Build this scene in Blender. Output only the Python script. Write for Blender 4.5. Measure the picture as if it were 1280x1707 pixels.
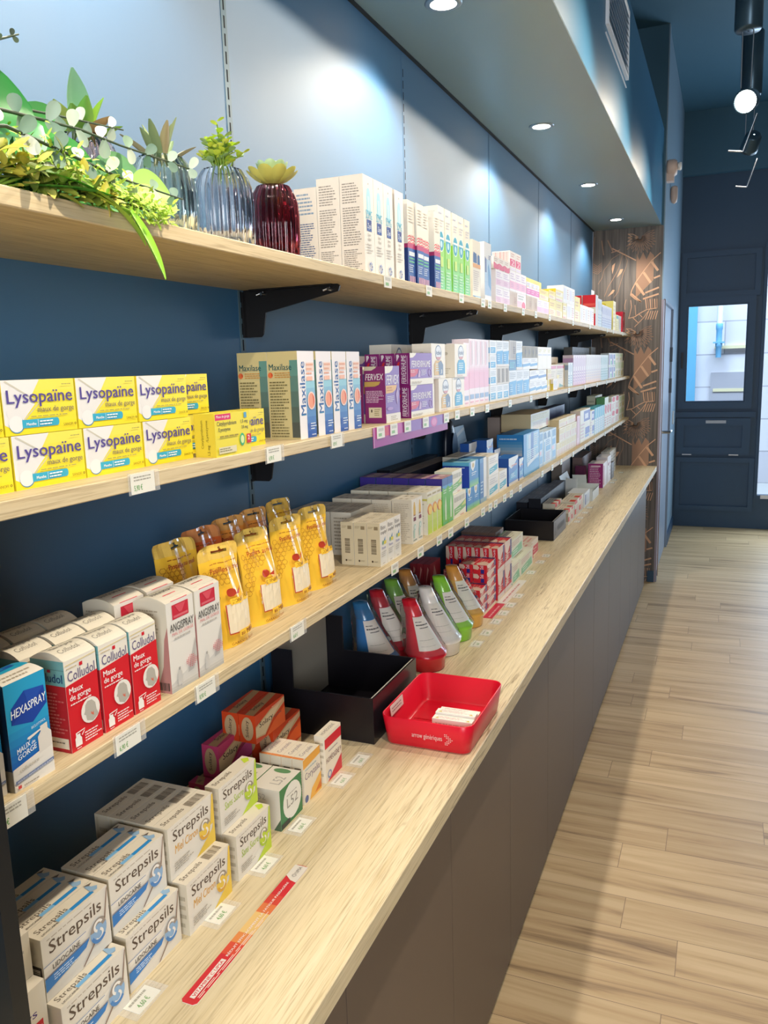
import bpy, bmesh, math, random
from mathutils import Vector, Matrix
for o in list(bpy.data.objects): bpy.data.objects.remove(o)
scene = bpy.context.scene
COL = scene.collection
PI = math.pi
rnd = random.Random(7)

# ------------------------------------------------------------------ camera
# tuning values
EXPOSURE = .9
WORLD_C = (.62, .74, .86, 1); WORLD_S = .035
SPOTS = ((-.4, 20), (.7, 36), (1.85, 23), (3.0, 19), (4.15, 18), (5.3, 16))
FAR = 55
DOWN = 13; STREET = 520; ROOM = 3; DAY = 42
def make_camera():
    yaw, pitch, roll = .3984, .1771, -.0311
    d = Vector((-math.sin(yaw)*math.cos(pitch), math.cos(yaw)*math.cos(pitch), -math.sin(pitch)))
    r0 = d.cross(Vector((0, 0, 1))).normalized(); u0 = r0.cross(d)
    r = r0*math.cos(roll) + u0*math.sin(roll)
    u = u0*math.cos(roll) - r0*math.sin(roll)
    cd = bpy.data.cameras.new('camera'); cam = bpy.data.objects.new('camera', cd); COL.objects.link(cam)
    m = Matrix((r, u, -d)).transposed().to_4x4(); m.translation = Vector((.9141, 0, 1.65))
    cam.matrix_world = m
    cd.sensor_fit = 'HORIZONTAL'; cd.sensor_width = 36; cd.lens = 36*1348.64/1280
    cd.clip_start = .02; cd.clip_end = 100
    scene.camera = cam
make_camera()
vs = scene.view_settings
scene.display_settings.display_device = 'sRGB'
vs.view_transform = 'Standard'; vs.look = 'None'; vs.gamma = 1; vs.use_curve_mapping = False
vs.exposure = EXPOSURE

# ------------------------------------------------------------------ world and lights
w = bpy.data.worlds.new('world'); scene.world = w; w.use_nodes = True
bg = w.node_tree.nodes['Background']; bg.inputs[0].default_value = WORLD_C; bg.inputs[1].default_value = WORLD_S

def lamp(name, kind, loc, target, energy, color, size=.05, angle=90, blend=.5, size_y=None):
    l = bpy.data.lights.new(name, kind); l.energy = energy; l.color = color
    if kind == 'SPOT':
        l.spot_size = math.radians(angle); l.spot_blend = blend; l.shadow_soft_size = size
    elif kind == 'AREA':
        l.size = size
        if size_y: l.shape = 'RECTANGLE'; l.size_y = size_y
    else:
        l.shadow_soft_size = size
    o = bpy.data.objects.new(name, l); COL.objects.link(o); o.location = loc
    o.rotation_euler = (Vector(target) - Vector(loc)).to_track_quat('-Z', 'Y').to_euler()
    return o
WARM = (1, .88, .70); COOL = (.62, .8, 1)
for y, e in SPOTS:
    lamp('spot_light', 'SPOT', (.95, y-.04, 2.72), (.1, y-.75, 1.35), e, WARM, .022, 125, .6)
for y in (-.24, .97, 2.17, 3.39, 4.59, 5.78):
    lamp('downlight_light', 'SPOT', (.21, y, 2.54), (.24, y, 0), DOWN, (1, .93, .82), .03, 140, .5)
lamp('street_daylight', 'AREA', (1.3, 9.2, 6.0), (1.0, 11.6, 1.2), STREET, COOL, 6, size_y=2)
lamp('rear_window_daylight', 'AREA', (2.0, -2.2, 1.9), (0, 1.6, 1.6), FAR, (.90, .95, 1), 1.6, size_y=1.5)
lamp('shop_window_daylight', 'AREA', (2.15, 8.3, 1.5), (.9, 2.0, 1.5), DAY, COOL, 1.4, size_y=2.2)
lamp('room_fill_light', 'AREA', (2.9, 2.6, 3.7), (2.9, 2.6, 0), ROOM, (1, .92, .82), 2.2, size_y=8)  # unseen area lamp added as ambient fill from above

# ------------------------------------------------------------------ materials
def lin(h):
    h = h.lstrip('#'); c = [int(h[i:i+2], 16)/255 for i in (0, 2, 4)]
    return tuple((x/12.92 if x <= .04045 else ((x+.055)/1.055)**2.4) for x in c) + (1,)
MATS = {}
def mat(name, col, rough=.5, metal=0, spec=.5, trans=0, ior=1.45, emit=None, es=0, coat=0, alpha=1, bump=0, bscale=300, vary=0):
    if name in MATS: return MATS[name]
    m = bpy.data.materials.new(name); m.use_nodes = True; nt = m.node_tree
    b = nt.nodes['Principled BSDF']; c = lin(col) if isinstance(col, str) else col
    b.inputs['Base Color'].default_value = c; b.inputs['Roughness'].default_value = rough
    b.inputs['Metallic'].default_value = metal; b.inputs['Specular IOR Level'].default_value = spec
    b.inputs['Transmission Weight'].default_value = trans; b.inputs['IOR'].default_value = ior
    b.inputs['Coat Weight'].default_value = coat; b.inputs['Coat Roughness'].default_value = .12; b.inputs['Alpha'].default_value = alpha
    if emit: b.inputs['Emission Color'].default_value = lin(emit); b.inputs['Emission Strength'].default_value = es
    if bump or vary:
        tc = nt.nodes.new('ShaderNodeTexCoord'); n = nt.nodes.new('ShaderNodeTexNoise'); n.inputs['Scale'].default_value = bscale
        nt.links.new(tc.outputs['Object'], n.inputs['Vector'])
        if bump:
            bp = nt.nodes.new('ShaderNodeBump'); bp.inputs['Strength'].default_value = bump; bp.inputs['Distance'].default_value = .001
            nt.links.new(n.outputs['Fac'], bp.inputs['Height']); nt.links.new(bp.outputs[0], b.inputs['Normal'])
        if vary:
            mx = nt.nodes.new('ShaderNodeMix'); mx.data_type = 'RGBA'
            mx.inputs[6].default_value = tuple(x*(1-vary) for x in c[:3])+(1,); mx.inputs[7].default_value = tuple(min(1, x*(1+vary)) for x in c[:3])+(1,)
            nt.links.new(n.outputs['Fac'], mx.inputs[0]); nt.links.new(mx.outputs[2], b.inputs['Base Color'])
    MATS[name] = m; return m
def cm(h):
    return mat('card_'+h.lstrip('#'), h, rough=.42, spec=.35)

def wood(name, c0, c1, dark, axis='Y', scale=1.0, rough=.5, crack=.0):
    """oak grain: noise stretched along one axis, plus thin dark fissures"""
    if name in MATS: return MATS[name]
    m = bpy.data.materials.new(name); m.use_nodes = True; nt = m.node_tree; N = nt.nodes.new; L = nt.links.new
    b = nt.nodes['Principled BSDF']; b.inputs['Roughness'].default_value = rough; b.inputs['Specular IOR Level'].default_value = .35
    tc = N('ShaderNodeTexCoord')
    def stretched(sl, ss, detail=6, dist=0):
        mp = N('ShaderNodeMapping'); v = {'X': (sl, ss, ss), 'Y': (ss, sl, ss), 'Z': (ss, ss, sl)}[axis]
        mp.inputs['Scale'].default_value = [q*scale for q in v]; L(tc.outputs['Object'], mp.inputs['Vector'])
        n = N('ShaderNodeTexNoise'); n.inputs['Scale'].default_value = 1; n.inputs['Detail'].default_value = detail
        n.inputs['Roughness'].default_value = .6; n.inputs['Distortion'].default_value = dist
        L(mp.outputs[0], n.inputs['Vector']); return n
    a = stretched(2.2, 110, 7); r = N('ShaderNodeValToRGB'); r.color_ramp.elements[0].position = .3; r.color_ramp.elements[1].position = .7
    r.color_ramp.elements[0].color = lin(c0); r.color_ramp.elements[1].color = lin(c1); L(a.outputs['Fac'], r.inputs[0])
    f = stretched(11, 330, 3); r2 = N('ShaderNodeValToRGB'); r2.color_ramp.elements[0].position = .28; r2.color_ramp.elements[1].position = .5
    r2.color_ramp.elements[0].color = (.5, .45, .38, 1); r2.color_ramp.elements[1].color = (1, 1, 1, 1); L(f.outputs['Fac'], r2.inputs[0])
    mx = N('ShaderNodeMix'); mx.data_type = 'RGBA'; mx.blend_type = 'MULTIPLY'; mx.inputs[0].default_value = .7
    L(r.outputs[0], mx.inputs[6]); L(r2.outputs[0], mx.inputs[7])
    big = stretched(.55, 13, 5, .08); r3 = N('ShaderNodeValToRGB'); e = r3.color_ramp.elements
    e[0].position = .492; e[0].color = (0, 0, 0, 1); e[1].position = .5; e[1].color = (1, 1, 1, 1)
    e2 = e.new(.508); e2.color = (0, 0, 0, 1); L(big.outputs['Fac'], r3.inputs[0])
    gate = stretched(1.5, 5, 1); r4 = N('ShaderNodeValToRGB'); r4.color_ramp.elements[0].position = .52; r4.color_ramp.elements[1].position = .62; L(gate.outputs['Fac'], r4.inputs[0])
    mu = N('ShaderNodeMath'); mu.operation = 'MULTIPLY'; L(r3.outputs[0], mu.inputs[0]); L(r4.outputs[0], mu.inputs[1])
    mu2 = N('ShaderNodeMath'); mu2.operation = 'MULTIPLY'; mu2.inputs[1].default_value = crack; L(mu.outputs[0], mu2.inputs[0])
    m3 = N('ShaderNodeMix'); m3.data_type = 'RGBA'; m3.inputs[7].default_value = lin(dark)
    L(mu2.outputs[0], m3.inputs[0]); L(mx.outputs[2], m3.inputs[6]); L(m3.outputs[2], b.inputs['Base Color'])
    bp = N('ShaderNodeBump'); bp.inputs['Strength'].default_value = .25; bp.inputs['Distance'].default_value = .001
    L(f.outputs['Fac'], bp.inputs['Height']); L(bp.outputs[0], b.inputs['Normal'])
    MATS[name] = m; return m
def floor_mat():
    m = bpy.data.materials.new('oak_plank_floor'); m.use_nodes = True; nt = m.node_tree; N = nt.nodes.new; L = nt.links.new
    b = nt.nodes['Principled BSDF']; b.inputs['Roughness'].default_value = .45; b.inputs['Specular IOR Level'].default_value = .32
    tc = N('ShaderNodeTexCoord'); br = N('ShaderNodeTexBrick'); br.offset = 0; br.offset_frequency = 2
    br.inputs['Scale'].default_value = 1; br.inputs['Brick Width'].default_value = 1.25; br.inputs['Row Height'].default_value = .148
    br.inputs['Mortar Size'].default_value = .0009; br.inputs['Mortar Smooth'].default_value = .1; br.inputs['Bias'].default_value = 0
    br.inputs['Color1'].default_value = (0, 0, 0, 1); br.inputs['Color2'].default_value = (1, 1, 1, 1); br.inputs['Mortar'].default_value = (.5, .5, .5, 1)
    sp = N('ShaderNodeSeparateXYZ'); L(tc.outputs['Object'], sp.inputs[0]); prev = sp.outputs['Y']      # each row of planks starts at its own offset
    for op, val in (('DIVIDE', .148), ('FLOOR', 0), ('MULTIPLY', 12.9898), ('SINE', 0), ('MULTIPLY', 4375.85), ('FRACT', 0), ('MULTIPLY', 1.25)):
        q = N('ShaderNodeMath'); q.operation = op; q.inputs[1].default_value = val; L(prev, q.inputs[0]); prev = q.outputs[0]
    ad = N('ShaderNodeMath'); L(sp.outputs['X'], ad.inputs[0]); L(prev, ad.inputs[1]); cb = N('ShaderNodeCombineXYZ'); L(ad.outputs[0], cb.inputs['X']); L(sp.outputs['Y'], cb.inputs['Y']); L(cb.outputs[0], br.inputs['Vector'])
    sh = N('ShaderNodeVectorMath'); sh.operation = 'MULTIPLY_ADD'; sh.inputs[1].default_value = (3.1, 0, 7)
    L(br.outputs['Color'], sh.inputs[0]); L(tc.outputs['Object'], sh.inputs[2])
    mp = N('ShaderNodeMapping'); mp.inputs['Scale'].default_value = (1.1, 17, 17); L(sh.outputs[0], mp.inputs[0])
    n = N('ShaderNodeTexNoise'); n.inputs['Scale'].default_value = 1; n.inputs['Detail'].default_value = 7; n.inputs['Roughness'].default_value = .62; n.inputs['Distortion'].default_value = .4
    L(mp.outputs[0], n.inputs['Vector'])
    r = N('ShaderNodeValToRGB'); e = r.color_ramp.elements; e[0].position = .28; e[0].color = lin('7f6346'); e[1].position = .6; e[1].color = lin('d6b98e')
    x = e.new(.43); x.color = lin('c3a378'); L(n.outputs['Fac'], r.inputs[0])
    mx = N('ShaderNodeMix'); mx.data_type = 'RGBA'; mx.blend_type = 'MULTIPLY'; mx.inputs[0].default_value = 1
    r2 = N('ShaderNodeValToRGB'); r2.color_ramp.elements[0].color = (.86, .85, .84, 1); r2.color_ramp.elements[1].color = (1, 1, 1, 1); L(br.outputs['Color'], r2.inputs[0])
    L(r.outputs[0], mx.inputs[6]); L(r2.outputs[0], mx.inputs[7])
    m2 = N('ShaderNodeMix'); m2.data_type = 'RGBA'; m2.inputs[7].default_value = lin('7a624a'); L(br.outputs['Fac'], m2.inputs[0]); L(mx.outputs[2], m2.inputs[6])
    L(m2.outputs[2], b.inputs['Base Color']); MATS['oak_plank_floor'] = m; return m

# ------------------------------------------------------------------ mesh helpers
class MB:
    def __init__(s): s.v = []; s.f = []; s.m = []; s.mats = []; s.smooth = []
    def mi(s, m):
        if m not in s.mats: s.mats.append(m)
        return s.mats.index(m)
    def face(s, pts, m, sm=False):
        b = len(s.v); s.v += [tuple(p) for p in pts]; s.f.append(list(range(b, b+len(pts)))); s.m.append(s.mi(m)); s.smooth.append(sm)
    def grid(s, rows, m, close=False, sm=True, flip=False):
        b = len(s.v); n = len(rows[0]); i = s.mi(m)
        for r in rows: s.v += [tuple(p) for p in r]
        for a in range(len(rows)-1):
            for c in range(n if close else n-1):
                d = (c+1) % n; q = [b+a*n+c, b+a*n+d, b+(a+1)*n+d, b+(a+1)*n+c]
                s.f.append(q[::-1] if flip else q); s.m.append(i); s.smooth.append(sm)
    def box(s, x0, y0, z0, x1, y1, z1, m):
        P = lambda *q: q
        s.face([P(x0,y0,z0),P(x0,y1,z0),P(x1,y1,z0),P(x1,y0,z0)], m); s.face([P(x0,y0,z1),P(x1,y0,z1),P(x1,y1,z1),P(x0,y1,z1)], m)
        s.face([P(x0,y0,z0),P(x1,y0,z0),P(x1,y0,z1),P(x0,y0,z1)], m); s.face([P(x1,y1,z0),P(x0,y1,z0),P(x0,y1,z1),P(x1,y1,z1)], m)
        s.face([P(x1,y0,z0),P(x1,y1,z0),P(x1,y1,z1),P(x1,y0,z1)], m); s.face([P(x0,y1,z0),P(x0,y0,z0),P(x0,y0,z1),P(x0,y1,z1)], m)
    def lathe(s, prof, m, n=24, c=(0, 0), ribs=0, amp=0, sm=True, lean=(0, 0)):
        z0 = prof[0][1]
        rows = []
        for r, z in prof:
            row = []
            for k in range(n):
                a = 2*PI*k/n; rr = r*(1+amp*math.cos(ribs*a)) if ribs else r
                row.append((c[0]+rr*math.cos(a)+lean[0]*(z-z0), c[1]+rr*math.sin(a)+lean[1]*(z-z0), z))
            rows.append(row)
        s.grid(rows, m, close=True, sm=sm)
    def disc(s, r, z, m, n=24, c=(0, 0), up=True):
        p = [(c[0]+r*math.cos(2*PI*k/n), c[1]+r*math.sin(2*PI*k/n), z) for k in range(n)]
        s.face(p if up else p[::-1], m)
    def tube(s, pts, r, m, n=8, taper=1.0):
        pts = [Vector(p) for p in pts]; rows = []
        for i, p in enumerate(pts):
            t = (pts[min(i+1, len(pts)-1)]-pts[max(i-1, 0)]).normalized()
            a = t.cross(Vector((0, 0, 1)))
            if a.length < 1e-3: a = t.cross(Vector((1, 0, 0)))
            a.normalize(); b = t.cross(a); rr = r*(1+(taper-1)*i/max(1, len(pts)-1))
            rows.append([p+(a*math.cos(2*PI*k/n)+b*math.sin(2*PI*k/n))*rr for k in range(n)])
        s.grid(rows, m, close=True, flip=True); s.face(rows[0], m); s.face(rows[-1][::-1], m)
    def mesh(s, name):
        me = bpy.data.meshes.new(name); me.from_pydata(s.v, [], s.f)
        for m in s.mats: me.materials.append(m)
        me.polygons.foreach_set('material_index', s.m); me.polygons.foreach_set('use_smooth', s.smooth); me.update()
        return me
def link(name, me, parent=None, loc=None, rz=0):
    o = bpy.data.objects.new(name, me); COL.objects.link(o)
    if parent: o.parent = parent
    if loc is not None: o.location = loc
    o.rotation_euler.z = rz; return o
def tag(o, label, cat, group=None, kind=None):
    if label: o['label'] = label
    if cat: o['category'] = cat
    if group: o['group'] = group
    if kind: o['kind'] = kind
    return o
def thing(name, label, cat, loc=(0, 0, 0), rz=0, group=None):
    o = bpy.data.objects.new(name, None); COL.objects.link(o); o.location = loc; o.rotation_euler.z = rz; o.empty_display_size = .02
    return tag(o, label, cat, group)
def struct(name, mb, parent=None, label=None, cat=None, loc=None):
    o = link(name, mb.mesh(name), parent, loc)
    if not parent: tag(o, label, cat, kind='structure')
    return o

# ------------------------------------------------------------------ printed artwork (text and shapes laid on carton faces)
TXT = {}
def text2d(s, bold=0.0, shear=0.0):
    k = (s, bold, shear)
    if k in TXT: return TXT[k]
    cu = bpy.data.curves.new('txt', 'FONT'); cu.body = s; cu.size = 1; cu.offset = 0; cu.shear = shear; cu.resolution_u = 2
    ob = bpy.data.objects.new('txt', cu); COL.objects.link(ob)
    dg = bpy.context.evaluated_depsgraph_get(); ev = ob.evaluated_get(dg); me = ev.to_mesh()
    V = [(v.co.x, v.co.y) for v in me.vertices]; Fs = [list(p.vertices) for p in me.polygons]
    ev.to_mesh_clear(); bpy.data.objects.remove(ob); bpy.data.curves.remove(cu)
    x0 = min(v[0] for v in V); x1 = max(v[0] for v in V); y0 = min(v[1] for v in V); y1 = max(v[1] for v in V)
    V = [((x-x0)/(x1-x0 or 1), (y-y0)/(y1-y0 or 1)) for x, y in V]
    TXT[k] = (V, Fs, bold*.42/(x1-x0 or 1)); return TXT[k]
def mixhex(a, b, t):
    A = [int(a[i:i+2], 16) for i in (0, 2, 4)]; B = [int(b[i:i+2], 16) for i in (0, 2, 4)]
    return ''.join('%02x' % round(p+(q-p)*t) for p, q in zip(A, B))
def draw(mb, mp, ops, curved=False, eps=.00012):
    """mp(u, v, e) -> 3D point; ops in 0..1 face coordinates"""
    for i, op in enumerate(ops):
        e = eps*(i+1); k = op[0]
        def poly(pts, col): mb.face([mp(u, v, e) for u, v in pts], cm(col))
        def rect(x0, y0, x1, y1, col):
            if not curved: poly([(x0, y0), (x1, y0), (x1, y1), (x0, y1)], col); return
            n = max(1, int((x1-x0)/.08)); q = max(1, int((y1-y0)/.08))
            mb.grid([[mp(x0+(x1-x0)*a/n, y0+(y1-y0)*b/q, e) for a in range(n+1)] for b in range(q+1)], cm(col), sm=False)
        if k == 'r': rect(*op[1:6])
        elif k == 'p': poly(op[1], op[2])
        elif k == 'e':
            _, cx, cy, rx, ry, col = op
            poly([(cx+rx*math.cos(2*PI*a/20), cy+ry*math.sin(2*PI*a/20)) for a in range(20)], col)
        elif k == 'o':                                  # ring
            _, cx, cy, rx, ry, th, n, col = op
            for a in range(n):
                c0, s0, c1, s1 = math.cos(2*PI*a/n), math.sin(2*PI*a/n), math.cos(2*PI*(a+1)/n), math.sin(2*PI*(a+1)/n)
                poly([(cx+rx*(1-th)*c0, cy+ry*(1-th)*s0), (cx+rx*c0, cy+ry*s0), (cx+rx*c1, cy+ry*s1), (cx+rx*(1-th)*c1, cy+ry*(1-th)*s1)], col)
        elif k == 'a':                                  # arc band, degrees
            _, cx, cy, rx, ry, th, a0, a1, col = op; n = 14
            for a in range(n):
                p, q = math.radians(a0+(a1-a0)*a/n), math.radians(a0+(a1-a0)*(a+1)/n)
                poly([(cx+rx*(1-th)*math.cos(p), cy+ry*(1-th)*math.sin(p)), (cx+rx*math.cos(p), cy+ry*math.sin(p)), (cx+rx*math.cos(q), cy+ry*math.sin(q)), (cx+rx*(1-th)*math.cos(q), cy+ry*(1-th)*math.sin(q))], col)
        elif k == 'g':                                  # printed colour blend, bottom colour to top colour
            _, x0, y0, x1, y1, c0, c1, n = op
            for a in range(n): rect(x0, y0+(y1-y0)*a/n, x1, y0+(y1-y0)*(a+1)/n, mixhex(c0, c1, (a+.5)/n))
        elif k == 't':
            _, s, x0, y0, x1, y1, col = op[:7]; o = dict(zip(('b', 's', 'r', 'k'), op[7:]))
            V, Fs, dx = text2d(s, o.get('b', .012), o.get('s', 0)); rot = o.get('r', 0); sk = o.get('k', 0)
            mi = mb.mi(cm(col)); base = len(mb.v); copies = (-dx, dx) if dx*(x1-x0 if rot != 90 else y1-y0) > 0 else (0,)
            for a, c, ee in [(p+q, r, e+j*.00004) for j, q in enumerate(copies) for p, r in V]:
                if rot == 90: p = (x0+(1-c)*(x1-x0), y0+a*(y1-y0))
                else: p = (x0+a*(x1-x0), y0+c*(y1-y0)+sk*a)
                mb.v.append(tuple(mp(p[0], p[1], ee)))
            for j in range(len(copies)):
                for f in Fs: mb.f.append([base+j*len(V)+q for q in f]); mb.m.append(mi); mb.smooth.append(False)
        elif k == 'l':                                  # fine print too small to read
            _, x0, y0, x1, y1, n, col, seed = op; R = random.Random(seed)
            for a in range(n):
                y = y1-(y1-y0)*(a+.5)/n; h = (y1-y0)/n*.22; x = x0; end = x1-(x1-x0)*R.random()*.35
                while x < end-.01:
                    l = min(end-x, (x1-x0)*R.uniform(.05, .2)); rect(x, y-h, x+l, y+h, col); x += l+(x1-x0)*.025
        elif k == 'b':                                  # bar code
            _, x0, y0, x1, y1, col, vert, seed = op; R = random.Random(seed); t = 0
            while t < 1:
                q = R.uniform(.03, .09); t2 = min(1, t+q*R.uniform(.4, .8))
                if vert: rect(x0, y0+(y1-y0)*t, x1, y0+(y1-y0)*t2, col)
                else: rect(x0+(x1-x0)*t, y0, x0+(x1-x0)*t2, y1, col)
                t += q
KIND = {}
def carton_mesh(key, w, d, h, base, front=(), side=(), top=(), dome=0, fc=None, sc=None, tc=None):
    k = (key, round(w, 4), round(d, 4), round(h, 4))
    if k in KIND: return KIND[k]
    mb = MB(); B = cm(base); n = 8 if dome else 1
    F = cm(fc) if fc else B; S = cm(sc) if sc else B; T = cm(tc) if tc else B
    zt = lambda t: h + dome*4*t*(1-t)
    mb.face([(-d,0,0),(-d,w,0),(0,w,0),(0,0,0)], B)
    mb.face([(0,0,0),(0,w,0),(0,w,h),(0,0,h)], F)
    mb.face([(-d,w,0),(-d,0,0),(-d,0,h),(-d,w,h)], B)
    arc = [(-d*t/n, zt(t/n)) for t in range(n+1)]
    mb.face([(-d,0,0),(0,0,0)]+[(x,0,z) for x, z in arc], S)
    mb.face([(0,w,0),(-d,w,0)]+[(x,w,z) for x, z in arc[::-1]], S)
    for (xa, za), (xb, zb) in zip(arc, arc[1:]): mb.face([(xb,0,zb),(xa,0,za),(xa,w,za),(xb,w,zb)], T)
    draw(mb, lambda u, v, e: (e, u*w, v*h), front)
    draw(mb, lambda u, v, e: (-d+u*d, -e, v*h), side)
    draw(mb, lambda u, v, e: (-v*d, u*w, zt(v)+e), top, curved=bool(dome))
    KIND[k] = mb.mesh(key); return KIND[k]
ORD = ['leftmost', 'second-from-left', 'third-from-left', 'fourth-from-left', 'fifth-from-left', 'sixth-from-left', 'seventh-from-left', 'eighth-from-left', 'ninth-from-left', 'tenth-from-left']
def pos(i, n):
    if n == 1: return ''
    if i == n-1: return 'rightmost '
    return ORD[i]+' '

# ------------------------------------------------------------------ setting
Z1, Z2, Z3, ZC = 1.8311, 1.534, 1.2361, .8763
SD, ST, YE = .277, .019, 6.2045
PETROL = mat('petrol_satin_paint', '1f6898', rough=.58, spec=1.0, ior=1.72, bump=.05, bscale=500); PETROL.node_tree.nodes['Principled BSDF'].inputs['Specular Tint'].default_value = (1, .86, .62, 1)
SOFF = mat('soffit_paint', '748c92', rough=.36, spec=1.0)  # base lightened to carry the glossy sheen on the soffit
DARK = mat('dark_teal_paint', '3c6478', rough=.6)
JOIN = mat('navy_joinery_paint', '34506a', rough=.45)
PALEW = mat('sheen_toned_wall_paint', '7f97a8', rough=.5)  # pale tone holds the wall's sheen at grazing view
GROOVE = mat('dark_groove', '0c1a24', rough=.7)
BLACK = mat('black_steel', '141215', rough=.38, spec=.5)
STEEL = mat('zinc_steel', 'b9bcc0', rough=.3, metal=1)
WHITE = mat('white_plastic', 'e9e8e4', rough=.4)
OAK = wood('oak_board', 'cdb78f', 'ddcba6', '5e482d', 'Y', 1, .5, .35)
OAKTOP = wood('oak_worktop_board', 'd0bd96', 'e0d0ae', '7a6244', 'Y', 1, .45, .75)

def bmesh_box(x0, y0, z0, x1, y1, z1, m):
    b = MB(); b.box(x0, y0, z0, x1, y1, z1, m); return b
b = MB(); b.face([(-.1,-2,0),(4.2,-2,0),(4.2,8.6,0),(-.1,8.6,0)], floor_mat()); b.box(-.1,-2,-.05,4.2,8.6,-.001,GROOVE); struct('floor', b)
# petrol wall: one panel per bay with a real 5 mm gap, dark behind
RAILS = [1.4541+.9609*i for i in range(-4, 5)]
edges = [-2]+[y for y in RAILS if y > -1.9]+[YE]
b = MB(); b.box(-.12,-2,0,-.03,YE,3.85,GROOVE)
for a, c in zip(edges, edges[1:]): b.box(-.03, a+.0025, 0, 0, c-.0025, 3.85, PETROL)
struct('wall_left', b)
b = MB(); SLOT = mat('rail_slot', '07090c', rough=.8); ALU = mat('rail_aluminium', '3c5768', rough=.4, metal=.6)
for y in RAILS:
    if y < .3: continue
    b.box(.0002, y-.0095, 0, .0012, y+.0095, 2.56, PETROL if y > 2 else mat('rail_grey', '55707f', rough=.45))
    if y < 3:
        z = .06
        while z < 2.5: b.box(.001, y-.002, z, .0016, y+.002, z+.022, SLOT); z += .032
    else: b.box(.001, y-.0014, 0, .0015, y+.0014, 2.56, SLOT)
struct('trim_1', b)
# soffit with a lit fascia, and the wall that closes the alcove
b = MB(); b.box(0, -2, 2.5646, .4676, YE, 3.19, SOFF)
b.box(.4676, -2, 2.5666, .4686, YE, 3.19, mat('fascia_paint', '2b6c90', rough=.45, spec=.5))
struct('trim_2', b, label=None)
b = MB(); b.box(0, -2, 2.562, .012, YE, 2.5646, GROOVE); struct('trim_3', b)
struct('ceiling', bmesh_box(-.12, -2, 3.85, 4.2, 8.6, 3.95, DARK))

# end wall: dark timber-look wallpaper with a copper leaf design
def wallpaper():
    m = bpy.data.materials.new('dark_timber_wallpaper'); m.use_nodes = True; nt = m.node_tree; N = nt.nodes.new; L = nt.links.new
    p = nt.nodes['Principled BSDF']; p.inputs['Roughness'].default_value = .5
    tc = N('ShaderNodeTexCoord'); mp = N('ShaderNodeMapping'); mp.inputs['Scale'].default_value = (70, 1, 2.5); L(tc.outputs['Object'], mp.inputs[0])
    n = N('ShaderNodeTexNoise'); n.inputs['Scale'].default_value = 1; n.inputs['Detail'].default_value = 5; L(mp.outputs[0], n.inputs['Vector'])
    r = N('ShaderNodeValToRGB'); r.color_ramp.elements[0].position = .35; r.color_ramp.elements[0].color = lin('554f4b'); r.color_ramp.elements[1].position = .65; r.color_ramp.elements[1].color = lin('7c726a')
    L(n.outputs['Fac'], r.inputs[0]); L(r.outputs[0], p.inputs['Base Color']); return m
COP = mat('copper_print', 'd6a988', rough=.4, metal=.25); COP2 = mat('copper_print_dull', 'a9846c', rough=.5, metal=.15)
b = MB(); b.box(0, YE, 0, .4826, YE+.06, 2.5646, wallpaper()); b.box(0, YE, 2.5646, .4826, YE+.06, 3.85, DARK)
def pat(cx, cy, zt):                              # pattern units: 790 wide = wall width
    return (min(.4818, max(.0008, (cx-90)/790*.4676)), zt-cy/1690.)
def stroke(pts, wd, zt, m, e, close=False):
    q = [Vector(pat(x, y, zt)) for x, y in pts]; w2 = wd/1690/2*.8
    for a, c in zip(q, q[1:]):
        t = (c-a)
        if t.length < 1e-6: continue
        t.normalize(); n = Vector((-t.y, t.x))*w2
        b.face([(p.x, YE-e, p.y) for p in (a-n, c-n, c+n, a+n)], m)
def needles(cx, cy, r0, r1, a0, a1, n, zt, wd, m, e):
    R = random.Random(int(cx+cy))
    for i in range(n):
        a = math.radians(a0+(a1-a0)*i/(n-1)); l = r1*R.uniform(.75, 1)
        for sgn in (-1, 1):
            mid = (cx+(r0+l)*.55*math.cos(a)+sgn*14*math.sin(a), cy+(r0+l)*.55*math.sin(a)-sgn*14*math.cos(a))
            stroke([(cx+r0*math.cos(a), cy+r0*math.sin(a)), mid, (cx+l*math.cos(a), cy+l*math.sin(a))], wd, zt, m, e)
PITCH = .655
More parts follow.
